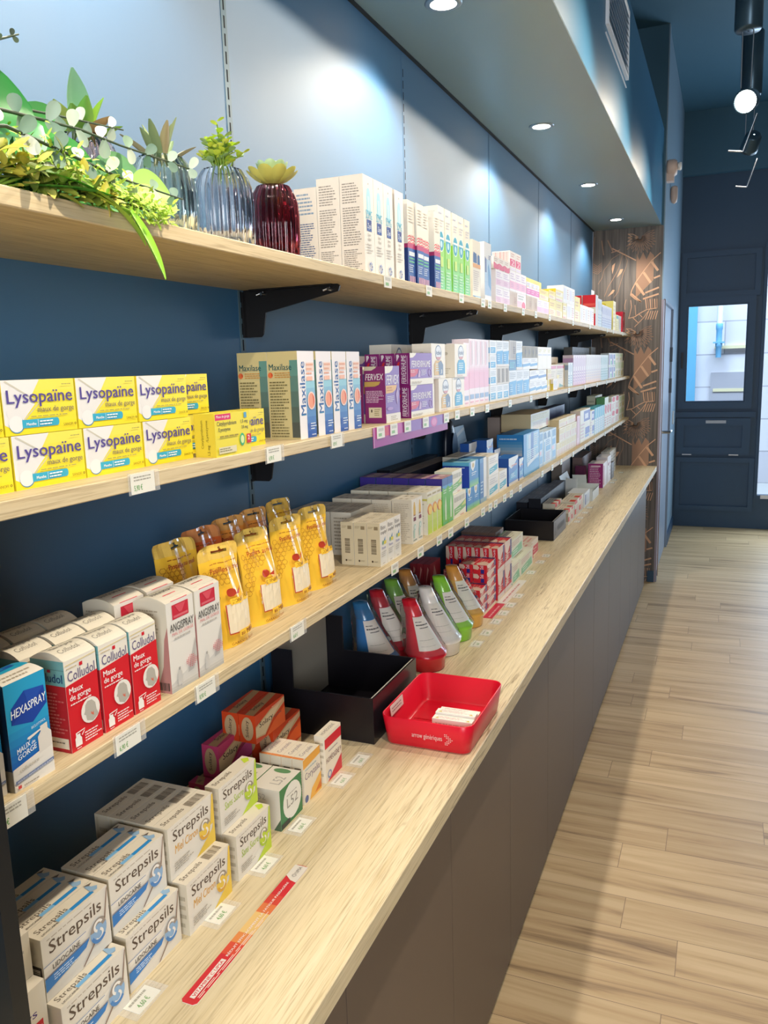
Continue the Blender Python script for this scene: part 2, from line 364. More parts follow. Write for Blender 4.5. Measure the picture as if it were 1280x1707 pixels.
for k in range(5):
    zt = 2.672-PITCH*k; e = .0006
    def S(pts, wd, m=COP):
        global b
        pts2 = [p for p in pts]
        if zt-min(p[1] for p in pts2)/1690 > 2.5646: return
        stroke(pts2, wd, zt, m, e)
    # trunk of brushed copper with a jagged crown
    tr = [(605, 480), (640, 560), (680, 470), (720, 560), (760, 470), (805, 520)]
    zb = pat(0, 1100+480, zt)[1]
    b.face([(pat(x, 0, zt)[0], YE-.0003, z) for x, z in [(605, max(0, pat(0, 1000, zt)[1])), (805, max(0, pat(0, 800, zt)[1]))]] +
           [(pat(x, y, zt)[0], YE-.0003, max(0, pat(x, y, zt)[1])) for x, y in tr[::-1]], COP2)
    if pat(0, 190, zt)[1] < 2.6 and pat(0, 1100, zt)[1] > -.2:
        S([(320, 190+210), (600, 560)], 16); S([(195, 300), (220, 470)], 16, COP2); S([(265, 300), (330, 440)], 18, COP2); S([(310, 450), (410, 425)], 10)
        needles(640, 300, 20, 210, -25, 150, 17, zt, 6, COP2, e)
        needles(640, 300, 20, 180, 150, 200, 4, zt, 8, COP, e)
        S([(880, 490), (780, 575), (690, 690), (605, 810), (560, 900), (545, 960), (600, 1010), (670, 1050)], 13)
        for p in ([(780, 590), (855, 695)], [(690, 705), (775, 830)], [(605, 825), (705, 970)]): S(p, 34)
        for p in ([(555, 945), (670, 1050)], [(715, 945), (870, 890)], [(690, 1015), (870, 965)], [(810, 780), (880, 755)]): S(p, 24)
        S([(440, 480), (420, 580), (390, 660), (330, 770), (280, 850), (240, 960)], 9, COP2); S([(410, 470), (320, 520), (290, 570), (225, 650), (210, 730), (160, 810)], 7, COP2)
        S([(470, 470), (500, 560), (490, 620), (460, 690), (420, 830), (400, 910), (350, 985)], 7, COP2)
        for t in ([(320, 640), (325, 600), (360, 570), (345, 640), (328, 700)], [(380, 745), (420, 650), (455, 650), (430, 700)], [(275, 965), (335, 885), (360, 890), (340, 925)]):
            b.face([(pat(x, y, zt)[0], YE-.0007, pat(x, y, zt)[1]) for x, y in t], COP)
        S([(550, 1020), (560, 1100), (540, 1200), (530, 1230)], 9); S([(495, 1010), (480, 1080), (485, 1130)], 7); S([(525, 1235), (600, 1220), (660, 1180), (740, 1140), (850, 1130)], 12)
        S([(600, 1080), (610, 1200)], 8); S([(580, 1230), (640, 1290)], 10); S([(650, 1190), (690, 1230)], 9); S([(770, 1140), (700, 1240), (600, 1340)], 9)
        for i in range(6): S([(720+i*26, 1020), (735+i*24, 1130)], 14, COP2 if i % 2 else COP)
        for i in range(5): S([(760+i*26, 1160), (725+i*28, 1260)], 12, COP)
        S([(110, 250), (100, 400), (95, 500)], 7, COP2)
        for i in range(5): S([(95, 560+i*25), (150, 600+i*22), (200, 560+i*22)], 7, COP2)
struct('wall_end', b)
# side wall beyond the alcove, with the flush service door
b = MB(); b.box(.435, YE+.06, 0, .4846, 6.385, 3.85, PALEW); b.box(.435, 6.385, 2.075, .4846, 7.45, 3.85, PALEW); b.box(.435, 7.45, 0, .4846, 8.46, 3.85, PALEW)
b.box(.4, YE+.06, 0, .435, 8.46, 3.85, DARK); struct('wall_left_far', b)
b = MB(); b.box(.4826, YE-.004, 0, .4988, YE+.07, 2.06, mat('jamb_laminate', '9c93a0', rough=.4)); struct('trim_4', b)
b = MB(); b.box(.4826, YE-.004, 2.06, .4906, YE+.07, 3.85, PALEW); struct('trim_9', b)
b = MB(); b.box(.436, YE-.014, 0, .4826, YE-.0005, .085, JOIN); b.box(.4988, YE, 0, .5, YE+.05, .085, JOIN); struct('baseboard_end', b)
b = MB(); b.box(.4848, 7.5, 0, .497, 8.44, .1, JOIN); struct('baseboard_left', b)
door = thing('door_1', None, None, (.4846, 6.39, 0)); door['kind'] = 'structure'
LEAF = mat('door_grey_lacquer', '8d9aab', rough=.35)
struct('door_leaf', bmesh_box(-.035, .03, .005, -.006, 1.03, 2.05, LEAF), door)
b = MB(); FR = mat('door_frame_copper', '8f6d5c', rough=.4); b.box(-.04, 0, 0, .012, .028, 2.075, FR); b.box(-.04, 1.032, 0, .012, 1.058, 2.075, LEAF); b.box(-.04, .028, 2.052, .012, 1.032, 2.075, LEAF); struct('door_frame', b, door)
b = MB(); b.box(-.006, .07, .99, 0, .11, 1.2, STEEL); b.tube([(0, .09, 1.1), (.06, .09, 1.1), (.066, .22, 1.1)], .011, STEEL); struct('door_handle', b, door)
b = MB(); b.lathe([(.012, 0), (.012, .006)], STEEL, 12); b.disc(.012, .006, STEEL, 12)
lk = struct('lock', b, door); lk.location = (-.006, .09, .96); lk.rotation_euler.y = PI/2
for z in (1.62, 1.36): struct('hinge', bmesh_box(-.008, 1.0, z, .016, 1.045, z+.12, mat('hinge_grey', '49525c', rough=.4)), door)

# far wall with casement, mail hatch and tall glazing
b = MB(); Y0, Y1 = 8.45, 8.56
for x0, z0, x1, z1 in ((.4846,0,1.215,1.16),(.4846,2.2,1.215,3.85),(.4846,1.16,.5,2.2),(1.16,1.16,1.215,2.2),(1.215,0,2.9,.3),(1.215,2.66,2.9,3.85),(2.9,0,4.2,3.85)): b.box(x0, Y0, z0, x1, Y1, z1, JOIN)
struct('wall_far', b)
b = MB(); HD = mat('header_paint', '3f6a80', rough=.5)
b.box(.485, 8.38, 3.3, 4.2, 8.4499, 3.85, HD); struct('trim_5', b)
b = MB()
def frame(mb, x0, z0, x1, z1, t, ya, yb, m):
    mb.box(x0, ya, z0, x1, yb, z0+t, m); mb.box(x0, ya, z1-t, x1, yb, z1, m); mb.box(x0, ya, z0+t, x0+t, yb, z1-t, m); mb.box(x1-t, ya, z0+t, x1, yb, z1-t, m)
frame(b, .5, 2.2, 1.19, 2.62, .05, 8.425, 8.4499, JOIN); frame(b, .5, .17, 1.21, .69, .045, 8.425, 8.4499, JOIN); b.box(.485, 8.415, 1.08, 1.2, 8.4499, 1.13, JOIN); struct('trim_6', b)
GL = mat('window_glass', 'ffffff', rough=.0, trans=1, ior=1.02)
win = thing('window_1', None, None, (0, 8.45, 0)); win['kind'] = 'structure'
b = MB(); frame(b, .5, 1.16, 1.16, 2.2, .062, -.03, .06, JOIN); frame(b, .562, 1.222, 1.098, 2.138, .012, -.012, .05, JOIN); struct('window_frame', b, win)
struct('pane', bmesh_box(.57, .015, 1.23, 1.09, .02, 2.13, GL), win)
struct('window_handle', bmesh_box(.522, -.055, 1.55, .54, -.03, 1.7, BLACK), win)
win = thing('window_2', None, None, (0, 8.45, 0)); win['kind'] = 'structure'
b = MB(); frame(b, 1.215, .3, 2.9, 2.66, .03, -.02, .07, JOIN); struct('window_frame', b, win)
struct('pane', bmesh_box(1.245, .02, .33, 2.87, .025, 2.63, GL), win)
struct('door_sweep', bmesh_box(1.275, -.03, .3, 2.0, -.02, .335, STEEL), win)
d = thing('door_2', None, None, (0, 8.45, 0)); d['kind'] = 'structure'
b = MB(); frame(b, .5, .72, 1.16, 1.07, .07, -.035, -.0005, JOIN); b.box(.57, -.018, .79, 1.09, -.0005, 1.0, JOIN); struct('hatch_panel', b, d)
b = MB(); b.box(.765, -.043, 1.022, .945, -.035, 1.05, mat('slot_brushed_metal', '9a9ea3', rough=.4, metal=.7)); struct('letter_slot', b, d)
for x in (.56, .98): struct('hinge', bmesh_box(x, -.045, .715, x+.085, -.035, .724, STEEL), d)

# street outside
b = MB(); m = bpy.data.materials.new('pale_stone_blocks'); m.use_nodes = True; nt = m.node_tree; br = nt.nodes.new('ShaderNodeTexBrick'); tc = nt.nodes.new('ShaderNodeTexCoord')
mp = nt.nodes.new('ShaderNodeMapping'); mp.inputs['Rotation'].default_value = (PI/2, 0, 0); nt.links.new(tc.outputs['Object'], mp.inputs[0]); nt.links.new(mp.outputs[0], br.inputs['Vector'])
br.inputs['Scale'].default_value = 1; br.inputs['Brick Width'].default_value = .9; br.inputs['Row Height'].default_value = .42; br.inputs['Mortar Size'].default_value = .008
br.inputs['Color1'].default_value = lin('c9c6cc'); br.inputs['Color2'].default_value = lin('d8d6da'); br.inputs['Mortar'].default_value = lin('a9a6ac')
nt.links.new(br.outputs['Color'], nt.nodes['Principled BSDF'].inputs['Base Color']); nt.nodes['Principled BSDF'].inputs['Roughness'].default_value = .9
b.box(-2, 11.6, 0, 5, 11.8, 7, m); TIMB = mat('street_door_paint', 'a9a7ae', rough=.8)
b.box(.75, 11.56, .3, 1.25, 11.6, 1.45, TIMB); b.box(.78, 11.55, 1.2, 1.22, 11.56, 1.24, mat('cream_paint', 'd9cfa9')); b.box(.78, 11.55, 1.75, 1.22, 11.6, 1.79, mat('cream_paint', 'd9cfa9'))
b.box(.36, 11.5, 0, .56, 11.6, 2.6, mat('street_blue_paint', '63a6c8', rough=.7))
struct('wall_street', b)
struct('ground_street', bmesh_box(-2, 8.6, -.06, 5, 11.6, 0, mat('pavement', 'a9a8a6', rough=.9)))
t = thing('drainpipe', 'blue and white drainpipe on the stone wall outside the window', 'drainpipe', (.83, 11.45, .02))
b = MB(); b.lathe([(.035, 2.05), (.035, 6.5)], mat('pipe_white', 'e6ebf2', rough=.6), 14); o = link('upper_pipe', b.mesh('upper_pipe'), t)
b = MB(); b.lathe([(.032, 1.62), (.036, 1.75), (.042, 1.76), (.042, 1.8), (.036, 1.82), (.036, 1.96), (.042, 1.98), (.042, 2.04), (.035, 2.05)], mat('pipe_blue', '6fabd0', rough=.5), 14); link('lower_pipe', b.mesh('lower_pipe'), t)
link('bracket', bmesh_box(-.07, -.04, 1.8, .07, .05, 1.82, mat('pipe_blue', '6fabd0')).mesh('bracket'), t)

# ------------------------------------------------------------------ shelves, worktop, cabinets
def board(name, z, depth, th, m, label, cat, y0=-.6, y1=YE-.001):
    b = MB(); r = .0012
    prof = [(0, z-th), (depth-r, z-th), (depth, z-th+r), (depth, z-r), (depth-r, z), (0, z)]
    b.grid([[(x, y0, q) for x, q in prof], [(x, y1, q) for x, q in prof]], m, close=True, sm=False, flip=False)
    b.face([(x, y0, q) for x, q in prof], m); b.face([(x, y1, q) for x, q in prof][::-1], m)
    # top, bottom are part of the closed sweep
    o = link(name, b.mesh(name), None, None); tag(o, label, cat); return o
board('shelf', Z1, SD, ST, OAK, 'top oak shelf with potted plants and nasal spray cartons, on black brackets', 'shelf')
board('shelf', Z2, SD, ST, OAK, 'middle oak shelf carrying the yellow lozenge boxes and purple cartons', 'shelf')
board('shelf', Z3, SD, ST, OAK, 'lowest oak shelf carrying throat sprays and honey sweet pouches', 'shelf')
board('worktop', ZC, .4826, .036, OAKTOP, 'long light oak worktop running the length of the wall', 'worktop')
CAB = mat('cabinet_taupe_laminate', '64564c', rough=.42, spec=.4, bump=.03, bscale=900)
PLI = mat('black_plinth', '17120f', rough=.6)
seams = [.44+.5035*i for i in range(-1, 12)]
cabpos = ['nearest', 'second nearest', 'third nearest', 'fourth nearest', 'fifth nearest', 'sixth nearest', 'seventh nearest', 'eighth nearest', 'ninth nearest', 'tenth nearest', 'second from the far wall end', 'farthest']
for i, (a, c) in enumerate(zip(seams, seams[1:])):
    c = min(c, YE-.002)
    t = thing('base_cabinet', f'{cabpos[i]} taupe base cabinet under the oak worktop', 'cabinet', (0, a, 0), 0, 'taupe base cabinets')
    w_ = c-a
    link('body', bmesh_box(.02, .0005, .035, .412, w_-.0005, ZC-.0365, CAB).mesh('body'), t)
    link('door', bmesh_box(.4125, .0012, .03, .4318, w_-.0012, ZC-.038, CAB).mesh('door'), t)
    link('plinth', bmesh_box(.03, .0005, 0, .418, w_-.0005, .0345, PLI).mesh('plinth'), t)
# upright side panel at the near end, unseen upper part added to block light
UPM = mat('upright_black_laminate', '10151a', rough=.4)
b = MB(); b.box(.0015, .475, ZC, .277, .493, Z3-ST-.0005, UPM); b.box(.0015, .475, Z3+.0005, .277, .493, Z2-ST-.0005, UPM); b.box(.2775, .475, ZC, .32, .493, Z2-ST-.0005, UPM)
o = link('upright_panel', b.mesh('upright_panel')); tag(o, 'black upright panel at the near left end, upper half added to block light', 'panel')

# brackets
def bracket_parts(t):
    b = MB(); zt = 0
    prof = [(0, zt), (.212, zt), (.218, zt-.004), (.214, zt-.014), (.05, zt-.046), (.042, zt-.088), (.036, zt-.094), (.004, zt-.094), (0, zt-.088)]
    for s, sg in ((-.002, -1), (.002, 1)):
        q = [(x, s, z) for x, z in prof]; b.face(q if sg > 0 else q[::-1], BLACK)
    for (x0, z0), (x1, z1) in zip(prof, prof[1:]+prof[:1]): b.face([(x0, -.002, z0), (x0, .002, z0), (x1, .002, z1), (x1, -.002, z1)], BLACK)
    b.box(.0, -.012, -.094, .004, .012, -.004, BLACK); b.box(.02, -.014, -.003, .205, .014, -.0002, BLACK)
    link('arm', b.mesh('arm'), t)
    for x in (.035, .185):
        b = MB(); b.tube([(x, -.011, -.012), (x+.012, -.003, -.006)], .0025, STEEL, 6); b.tube([(x+.012, -.012, -.010), (x+.016, .0, -.010)], .0035, STEEL, 6); link('screw', b.mesh('screw'), t)
for z, nm in ((Z1, 'top'), (Z2, 'middle'), (Z3, 'lowest')):
    k = 0
    for y in RAILS:
        if y < 1: continue
        t = thing('shelf_bracket', f"{['nearest','second nearest','third nearest','fourth nearest','farthest'][k]} black steel bracket under the {nm} oak shelf", 'bracket', (.0018, y+.012, z-ST), 0, 'black shelf brackets'); k += 1
        bracket_parts(t)

# ------------------------------------------------------------------ lamps and wall fittings
LENS = mat('lit_led_lens', 'ffffff', emit='fff6ea', es=14)
for i, y in enumerate((2.17, 3.39, 4.59, 5.78)):
    t = thing('downlight', f"{['nearest','second nearest','third nearest','farthest'][i]} round recessed downlight in the blue soffit", 'light', (.21, y, 2.5646), 0, 'recessed downlights in the soffit')
    b = MB(); b.lathe([(.034, -.0035), (.044, -.004), (.049, -.001), (.049, 0)], mat('downlight_ring', '8d9aa5', rough=.35, metal=.5), 28); link('trim_ring', b.mesh('trim_ring'), t)
    b = MB(); b.disc(.0345, -.003, LENS, 28, up=False); link('lens', b.mesh('lens'), t)
def spotlight(loc, lit, label):
    t = thing('track_spotlight', label, 'light', loc, 0, 'ceiling track spotlights')
    DG = mat('spot_body_grey', '3d5564', rough=.3, metal=.4)
    b = MB(); b.lathe([(.004, .285), (.05, .285), (.057, .295), (.057, .62), (.05, .63), (.004, .63)], DG, 24); link('canister', b.mesh('canister'), t)
    b = MB(); b.tube([(0, 0, .63), (0, 0, 3.85-loc[2])], .006, DG); link('drop_rod', b.mesh('drop_rod'), t)
    for s in (-.022, .022):
        b = MB(); b.tube([(s, 0, .285), (s*.9, .01, .06)], .003, STEEL); link('fork_arm', b.mesh('fork_arm'), t)
    h = Vector((-.25, -1, -.35)).normalized() if lit else Vector((-.25, .75, -.6)).normalized()
    hd = bpy.data.objects.new('head', None)
    b = MB(); b.lathe([(.004, -.1), (.036, -.1), (.044, -.09), (.05, -.02), (.052, 0), (.047, 0), (.043, -.012)], DG, 24)
    o = link('lamp_head', b.mesh('lamp_head'), t); o.rotation_euler = h.to_track_quat('Z', 'Y').to_euler()
    b = MB(); b.disc(.043, -.011, mat('spot_lens_lit', 'ffffff', emit='fff1da', es=60), 24)
    q = link('lens', b.mesh('lens'), o)
    b = MB(); b.tube([(-.06, .03, -.19), (.0, .03, -.2)], .004, STEEL); b.tube([(.0, .03, -.2), (.05, .02, -.05)], .005, STEEL); link('bracket', b.mesh('bracket'), t)
spotlight((.95, 4.15, 2.75), True, 'lit ceiling spotlight hanging at the upper right')
spotlight((.99, 5.4, 2.82), False, 'farther ceiling spotlight below the lit one, turned away')
t = thing('air_vent', 'white louvred air vent high on the blue fascia', 'vent', (.4686, 3.25, 2.84))
VW = mat('vent_white', 'f2f5fa', rough=.4)
b = MB(); frame_ = [(0,0,.012,.66,.012),(0,.26,.012,.66,.272)]
b.box(0, 0, 0, .012, .66, .014, VW); b.box(0, 0, .256, .012, .66, .27, VW); b.box(0, 0, .014, .012, .014, .256, VW); b.box(0, .646, .014, .012, .66, .256, VW); link('frame', b.mesh('frame'), t)
for i in range(10):
    b = MB(); z = .022+i*.024; b.face([(.001, .014, z+.016), (.001, .646, z+.016), (.012, .646, z), (.012, .014, z)][::-1], VW); b.face([(.001, .014, z+.0172), (.001, .646, z+.0172), (.012, .646, z+.0012), (.012, .014, z+.0012)], VW); link('slat', b.mesh('slat'), t)
link('lower_lip', bmesh_box(0, 0, -.03, .004, .66, -.026, VW).mesh('lower_lip'), t)
t = thing('alarm_siren', 'beige alarm siren on the corner of the far wall', 'alarm', (.4988, 6.235, 2.86))
BEI = mat('beige_plastic', 'd2b9ab', rough=.45)
b = MB(); b.lathe([(.002, .0), (.05, .0), (.056, .012), (.056, .05), (.045, .066), (.002, .07)], BEI, 24); o = link('housing', b.mesh('housing'), t); o.rotation_euler = (0, PI/2, 0); o.location = (-.0082, 0, .08)
b = MB(); b.lathe([(.002, 0), (.024, 0), (.028, .02), (.02, .026), (.002, .028)], WHITE, 20); o = link('dome', b.mesh('dome'), t); o.rotation_euler = (0, PI/2, 0); o.location = (.062, -.01, .085)
link('base', bmesh_box(-.008, -.035, -.01, .04, .04, .045, BEI).mesh('base'), t)
t = thing('motion_sensor', 'small beige motion sensor below the alarm siren', 'sensor', (.4847, 6.75, 2.79))
b = MB(); b.lathe([(.002, 0), (.02, .01), (.026, .04), (.026, .11), (.02, .125), (.002, .13)], BEI, 16); link('housing', b.mesh('housing'), t).location = (.027, 0, 0)
t = thing('wall_bell', 'small white bracket on the side wall beside the door', 'fitting', (.4847, 7.95, 1.05))
link('plate', bmesh_box(0, -.02, 0, .012, .02, .12, WHITE).mesh('plate'), t)

# ------------------------------------------------------------------ carton artwork
INK = '6b6660'; GREY = '9a948c'
def lines(x0, y0, x1, y1, n, col=GREY, seed=1): return ('l', x0, y0, x1, y1, n, col, seed)
def d_lyso():
    f = [('g', 0, 0, 1, 1, 'f2dc2a', 'eddf63', 5), ('p', [(0, 1), (0, .2), (.12, .1), (.5, .98), (.5, 1)], 'e6e3e0'), ('p', [(.1, .93), (.42, .55), (.24, .26), (.1, .2), (.03, .4)], 'e2dfdd'),
         ('p', [(.04, .97), (.47, .57), (.25, .27), (.262, .26), (.49, .575), (.06, .99)], 'c9c4b4'),
         ('e', .15, .19, .1, .155, '4f8fb0'), ('e', .145, .205, .095, .15, 'e8e6e4'), ('r', .22, .12, .7, .27, '3fa9c8'), ('e', .7, .195, .03, .075, '3fa9c8'),
         ('t', 'Lysopaïne', .05, .5, .95, .82, '584c92', .03), ('t', 'maux de gorge', .44, .36, .96, .5, '7a7468', .012), ('l', .34, .3, .9, .34, 1, 'a8a060', 3),
         ('t', 'Menthe', .27, .16, .4, .215, 'f4f6f6', .03), ('r', .425, .13, .43, .26, 'e8eef0'), ('l', .45, .14, .69, .25, 2, 'f4f6f6', 5),
         ('t', 'SANOFI', .78, .1, .92, .15, '8a7a2a'), ('o', .955, .125, .015, .025, .5, 9, '6a5a20'), ('l', .8, .88, .95, .92, 1, 'a8a060', 8)]
    return dict(base='ecd72e', front=f, top=[('t', 'Lysopaïne', .1, .3, .6, .75, '4b3f86', .02)], side=[('r', 0, 0, .14, 1, 'd9c327')])
def d_cetyl():
    f = [('r', .02, .84, .45, .98, 'd3346a'), ('t', 'Maux de gorge', .05, .875, .41, .955, 'f5e8ea', .02), ('t', 'Cétylpyridinium', .06, .68, .6, .81, '5c5a4e', .02), ('t', '/Lysozyme', .08, .55, .42, .67, '5c5a4e', .02),
         ('t', '1,5 mg', .72, .7, .93, .8, '5c5a4e', .02), ('t', '20 mg', .74, .56, .93, .66, '5c5a4e', .02), ('r', .82, .84, .9, .97, '5a9ac0'), ('lines',), ('e', .74, .33, .075, .15, '3fae7c'), ('e', .74, .33, .05, .1, 'd9e6a0'),
         ('r', .87, .22, 1, .44, 'cf2b36'), ('t', '2', .9, .3, .95, .41, 'f4e8e4', .04), ('r', .06, .07, .55, .22, 'ddd4b0'), ('l', .1, .42, .78, .5, 1, '9c8c3a', 5), ('l', .08, .1, .5, .2, 2, '8c8660', 6)]
    f = [o for o in f if o[0] != 'lines']
    return dict(base='e6d645', sc='d4bd3a', front=f, side=[('t', 'Cétylpyridinium', .3, .2, .45, .85, '7a6a20', .01, 0, 90), ('t', '/Lysozyme', .55, .35, .7, .85, '7a6a20', .01, 0, 90), ('t', '1,5 mg', .6, .05, .75, .28, '5a4a18', .02, 0, 90)])
def d_maxi():
    f = [('r', 0, 0, 1, 1, 'efe9ea'), ('g', .44, 0, 1, .66, '2350a8', '9fd2de', 8), ('t', 'Maxilase', .1, .27, .4, .88, '2f5f9c', .03, 0, 90), ('p', [(.1, .27), (.4, .27), (.4, .275), (.1, .275)], '2aa0bc'),
         ('r', .5, .77, .95, .87, 'f1d3c4'), ('l', .5, .72, .95, .87, 3, 'e8a888', 4), ('r', .5, .66, .85, .71, 'f0b9a0'), ('e', .73, .43, .24, .105, 'f6d3c6'), ('e', .73, .43, .19, .088, 'ef9c78'),
         ('p', [(.78, .51), (.88, .47), (.9, .41), (.84, .36), (.84, .42), (.82, .47)], 'd8502e'), ('l', .62, .09, .96, .18, 3, 'e6ecf4', 7), ('l', .66, .02, .96, .05, 1, 'd0d8ec', 9), ('r', .52, .09, .56, .18, '5c6cb8')]
    s = [('g', .74, .02, 1, .9, '4a4a44', '5f8f86', 5), ('t', 'Maxilase', .06, .79, .8, .86, '1f4f50', .03), ('e', .1, .735, .08, .033, 'd66a3a'), ('p', [(.13, .765), (.18, .74), (.15, .71)], 'c23a24'), ('l', .24, .7, .8, .77, 3, 'b8803a', 3), lines(.06, .02, .68, .67, 20, '6e6440', 11)]
    return dict(base='c2b381', fc='efe9ea', front=f, side=s)
def d_fervex():
    f = [('r', 0, .16, 1, 1, '8c6cb4'), ('p', [(0, 1), (0, .87), (.3, .88), (.5, .93), (.56, 1)], 'efe9da'), ('t', 'FERVEX', .08, .68, .94, .84, 'f4f0f4', .03, .2), ('p', [(.02, .66), (.8, .66), (.72, .58), (.5, .53), (.02, .52)], 'e6b46a'), ('l', .1, .55, .6, .64, 2, 'c88a40', 2),
         ('l', .1, .36, .6, .48, 4, 'e6def0', 3), ('p', [(.7, .5), (.85, .62), (.9, .5), (.8, .3), (.75, .36)], 'b49ccc'), ('e', .28, .25, .2, .03, 'b08cc8'), ('r', 0, 0, 1, .155, 'efe7d8'), lines(.3, .03, .8, .12, 3, 'b8a888', 5)]
    s = [('p', [(0, 1), (0, .93), (.35, .93), (.55, .97), (.6, 1)], 'd9d0b4'), ('t', 'FERVEX', .05, .76, .92, .87, 'efe6e6', .03, .2), ('p', [(0, .735), (.78, .735), (.7, .68), (.5, .65), (0, .645)], 'c9a35a'), ('l', .06, .36, .94, .58, 8, 'e6c8d8', 8), ('r', .18, .1, .8, .28, 'e2d2b0'), ('e', .32, .22, .03, .03, '3a2a20'), lines(.45, .13, .75, .26, 4, '9c8c60', 4)]
    return dict(base='efe7d8', sc='8a2f6e', front=f, side=s)
def d_rhume():
    f = [('r', 0, .2, .93, 1, '8a64b0'), ('p', [(0, 1), (0, .85), (.12, .86), (.22, .93), (.26, 1)], 'efe9da'), ('t', 'FERVEXRHUME', .06, .55, .85, .76, 'f4f0f4', .04, .15), ('p', [(0, .5), (.34, .5), (.3, .36), (.18, .27), (0, .26)], 'd2445a'), ('l', .02, .38, .26, .48, 2, 'f0d0d4', 2), ('p', [(.36, .5), (.42, .4), (.4, .24), (.3, .24)], 'c8a8d0'), ('l', .44, .28, .68, .48, 4, 'e6def0', 3), ('o', .83, .37, .07, .13, .25, 14, 'b08cc8'), lines(.05, .04, .6, .12, 2, 'b8a888', 5)]
    s = [('t', 'FERVEXRHUME', .42, .06, .74, .94, 'efe4ea', .04, .1, 90), ('p', [(.1, .6), (.28, .62), (.34, .74), (.2, .72)], 'd8323a'), ('r', .8, .05, .84, .92, 'd8b4d0'), ('p', [(.12, .75), (.3, .9), (.25, .96), (.1, .95)], 'e6dce0')]
    return dict(base='efe9da', sc='86206e', front=f, side=s)
def d_actif(blue=True):
    a = '3f9fce' if blue else 'd8b060'
    f = [('e', .5, .74, .23, .22, '6f7f98'), ('e', .5, .74, .2, .19, 'dfe3ea'), ('t', 'Actifed', .32, .68, .68, .8, '5a6a8c', .03), ('p', [(.32, .62), (.68, .62), (.6, .54), (.4, .54)], 'cf8f8c'),
         ('p', [(.18, .1), (.18, .4), (.3, .52), (.7, .52), (.82, .4), (.82, .1)], a), ('l', .3, .2, .7, .45, 4, 'dff0f6', 3)]
    if not blue: f.append(('p', [(.52, .1), (.46, .45), (.66, .52), (.82, .4), (.82, .1)], '6f7f98')); f.append(('t', 'J', .62, .14, .72, .26, 'e8e8ea'))
    f.append(lines(.15, .02, .8, .07, 1, 'd8b8b4', 6))
    return dict(base='efe8da', front=f, side=[('e', .5, .72, .12, .05, 'c9c2b4'), lines(.2, .1, .8, .3, 3, 'c8c0b0', 4)])
def d_tube(c0='f1e4ea', c1='eeb3c8', c2='e6ecf4'):
    return dict(base=c0, front=[('r', 0, .26, 1, .5, c1), ('g', 0, .5, 1, .62, c1, c0, 4), ('r', .2, .6, .42, .97, mixhex(c1, c0, .4)), ('r', .55, .62, .72, .97, 'e3d6e0'), ('r', .1, .1, .9, .17, '8fa6cc'), ('l', .15, .03, .85, .08, 1, c1, 3)], side=[('r', 0, .26, 1, .5, c1)])
def d_blue_low(): return dict(base='eef0f4', front=[('r', .12, .12, .85, .52, '4fa3d4'), lines(.1, .6, .9, .9, 3, 'b8c4d0', 3), ('l', .2, .2, .7, .45, 2, 'd8ecf8', 4)], side=[('r', 0, .1, 1, .5, '6fb0d8')])
def d_blue_tall(): return dict(base='e9ecf0', front=[('p', [(0, .1), (0, .58), (1, .62), (.9, .35), (.95, .1)], '3a9cd8'), ('g', 0, .1, .35, .5, '2a86c8', '3a9cd8', 3), lines(.08, .68, .92, .93, 4, 'b6bcc4', 3), ('l', .12, .2, .6, .5, 4, 'b8dcf4', 6), ('r', 0, 0, 1, .09, 'ede2d4')], side=[('r', 0, .1, 1, .55, '3a9cd8')])
def d_band(c='4f94cc'): return dict(base='f0eff0', front=[('p', [(0, .22), (0, .46), (.5, .5), (1, .56), (1, .32)], c), lines(.1, .62, .9, .92, 3, 'bcbcc4', 5)], side=[('r', 0, .25, 1, .5, c)])
def d_stripes(base='b9a988', c='7c6a52', c2='94805e'):
    f = []
    for i in range(6): f.append(('r', .06+i*.155, .06, .06+i*.155+(.05 if i % 2 else .03), .94, c if i % 2 else c2))
    return dict(base=base, front=f+[lines(.55, .3, .95, .7, 4, c, 9)])
def d_plain(base='eeeae2', c='b9b4ac', top=None): return dict(base=base, front=[lines(.12, .15, .88, .85, 5, c, 7)], side=[lines(.15, .1, .85, .9, 10, c, 4)], top=[lines(.15, .2, .85, .8, 3, c, 5)])
def d_thin(base='f0f0ee', lo='d8e6f4', stripe='6f8fc4'): return dict(base=base, front=[('g', 0, 0, 1, .5, lo, base, 5), ('r', .72, .04, .9, .96, mixhex(stripe, base, .5)), ('r', .15, .62, .45, .9, mixhex(stripe, base, .65)), ('l', .1, .1, .6, .5, 4, mixhex(stripe, base, .3), 3)], side=[('r', 0, .7, 1, .9, mixhex(stripe, base, .4))])
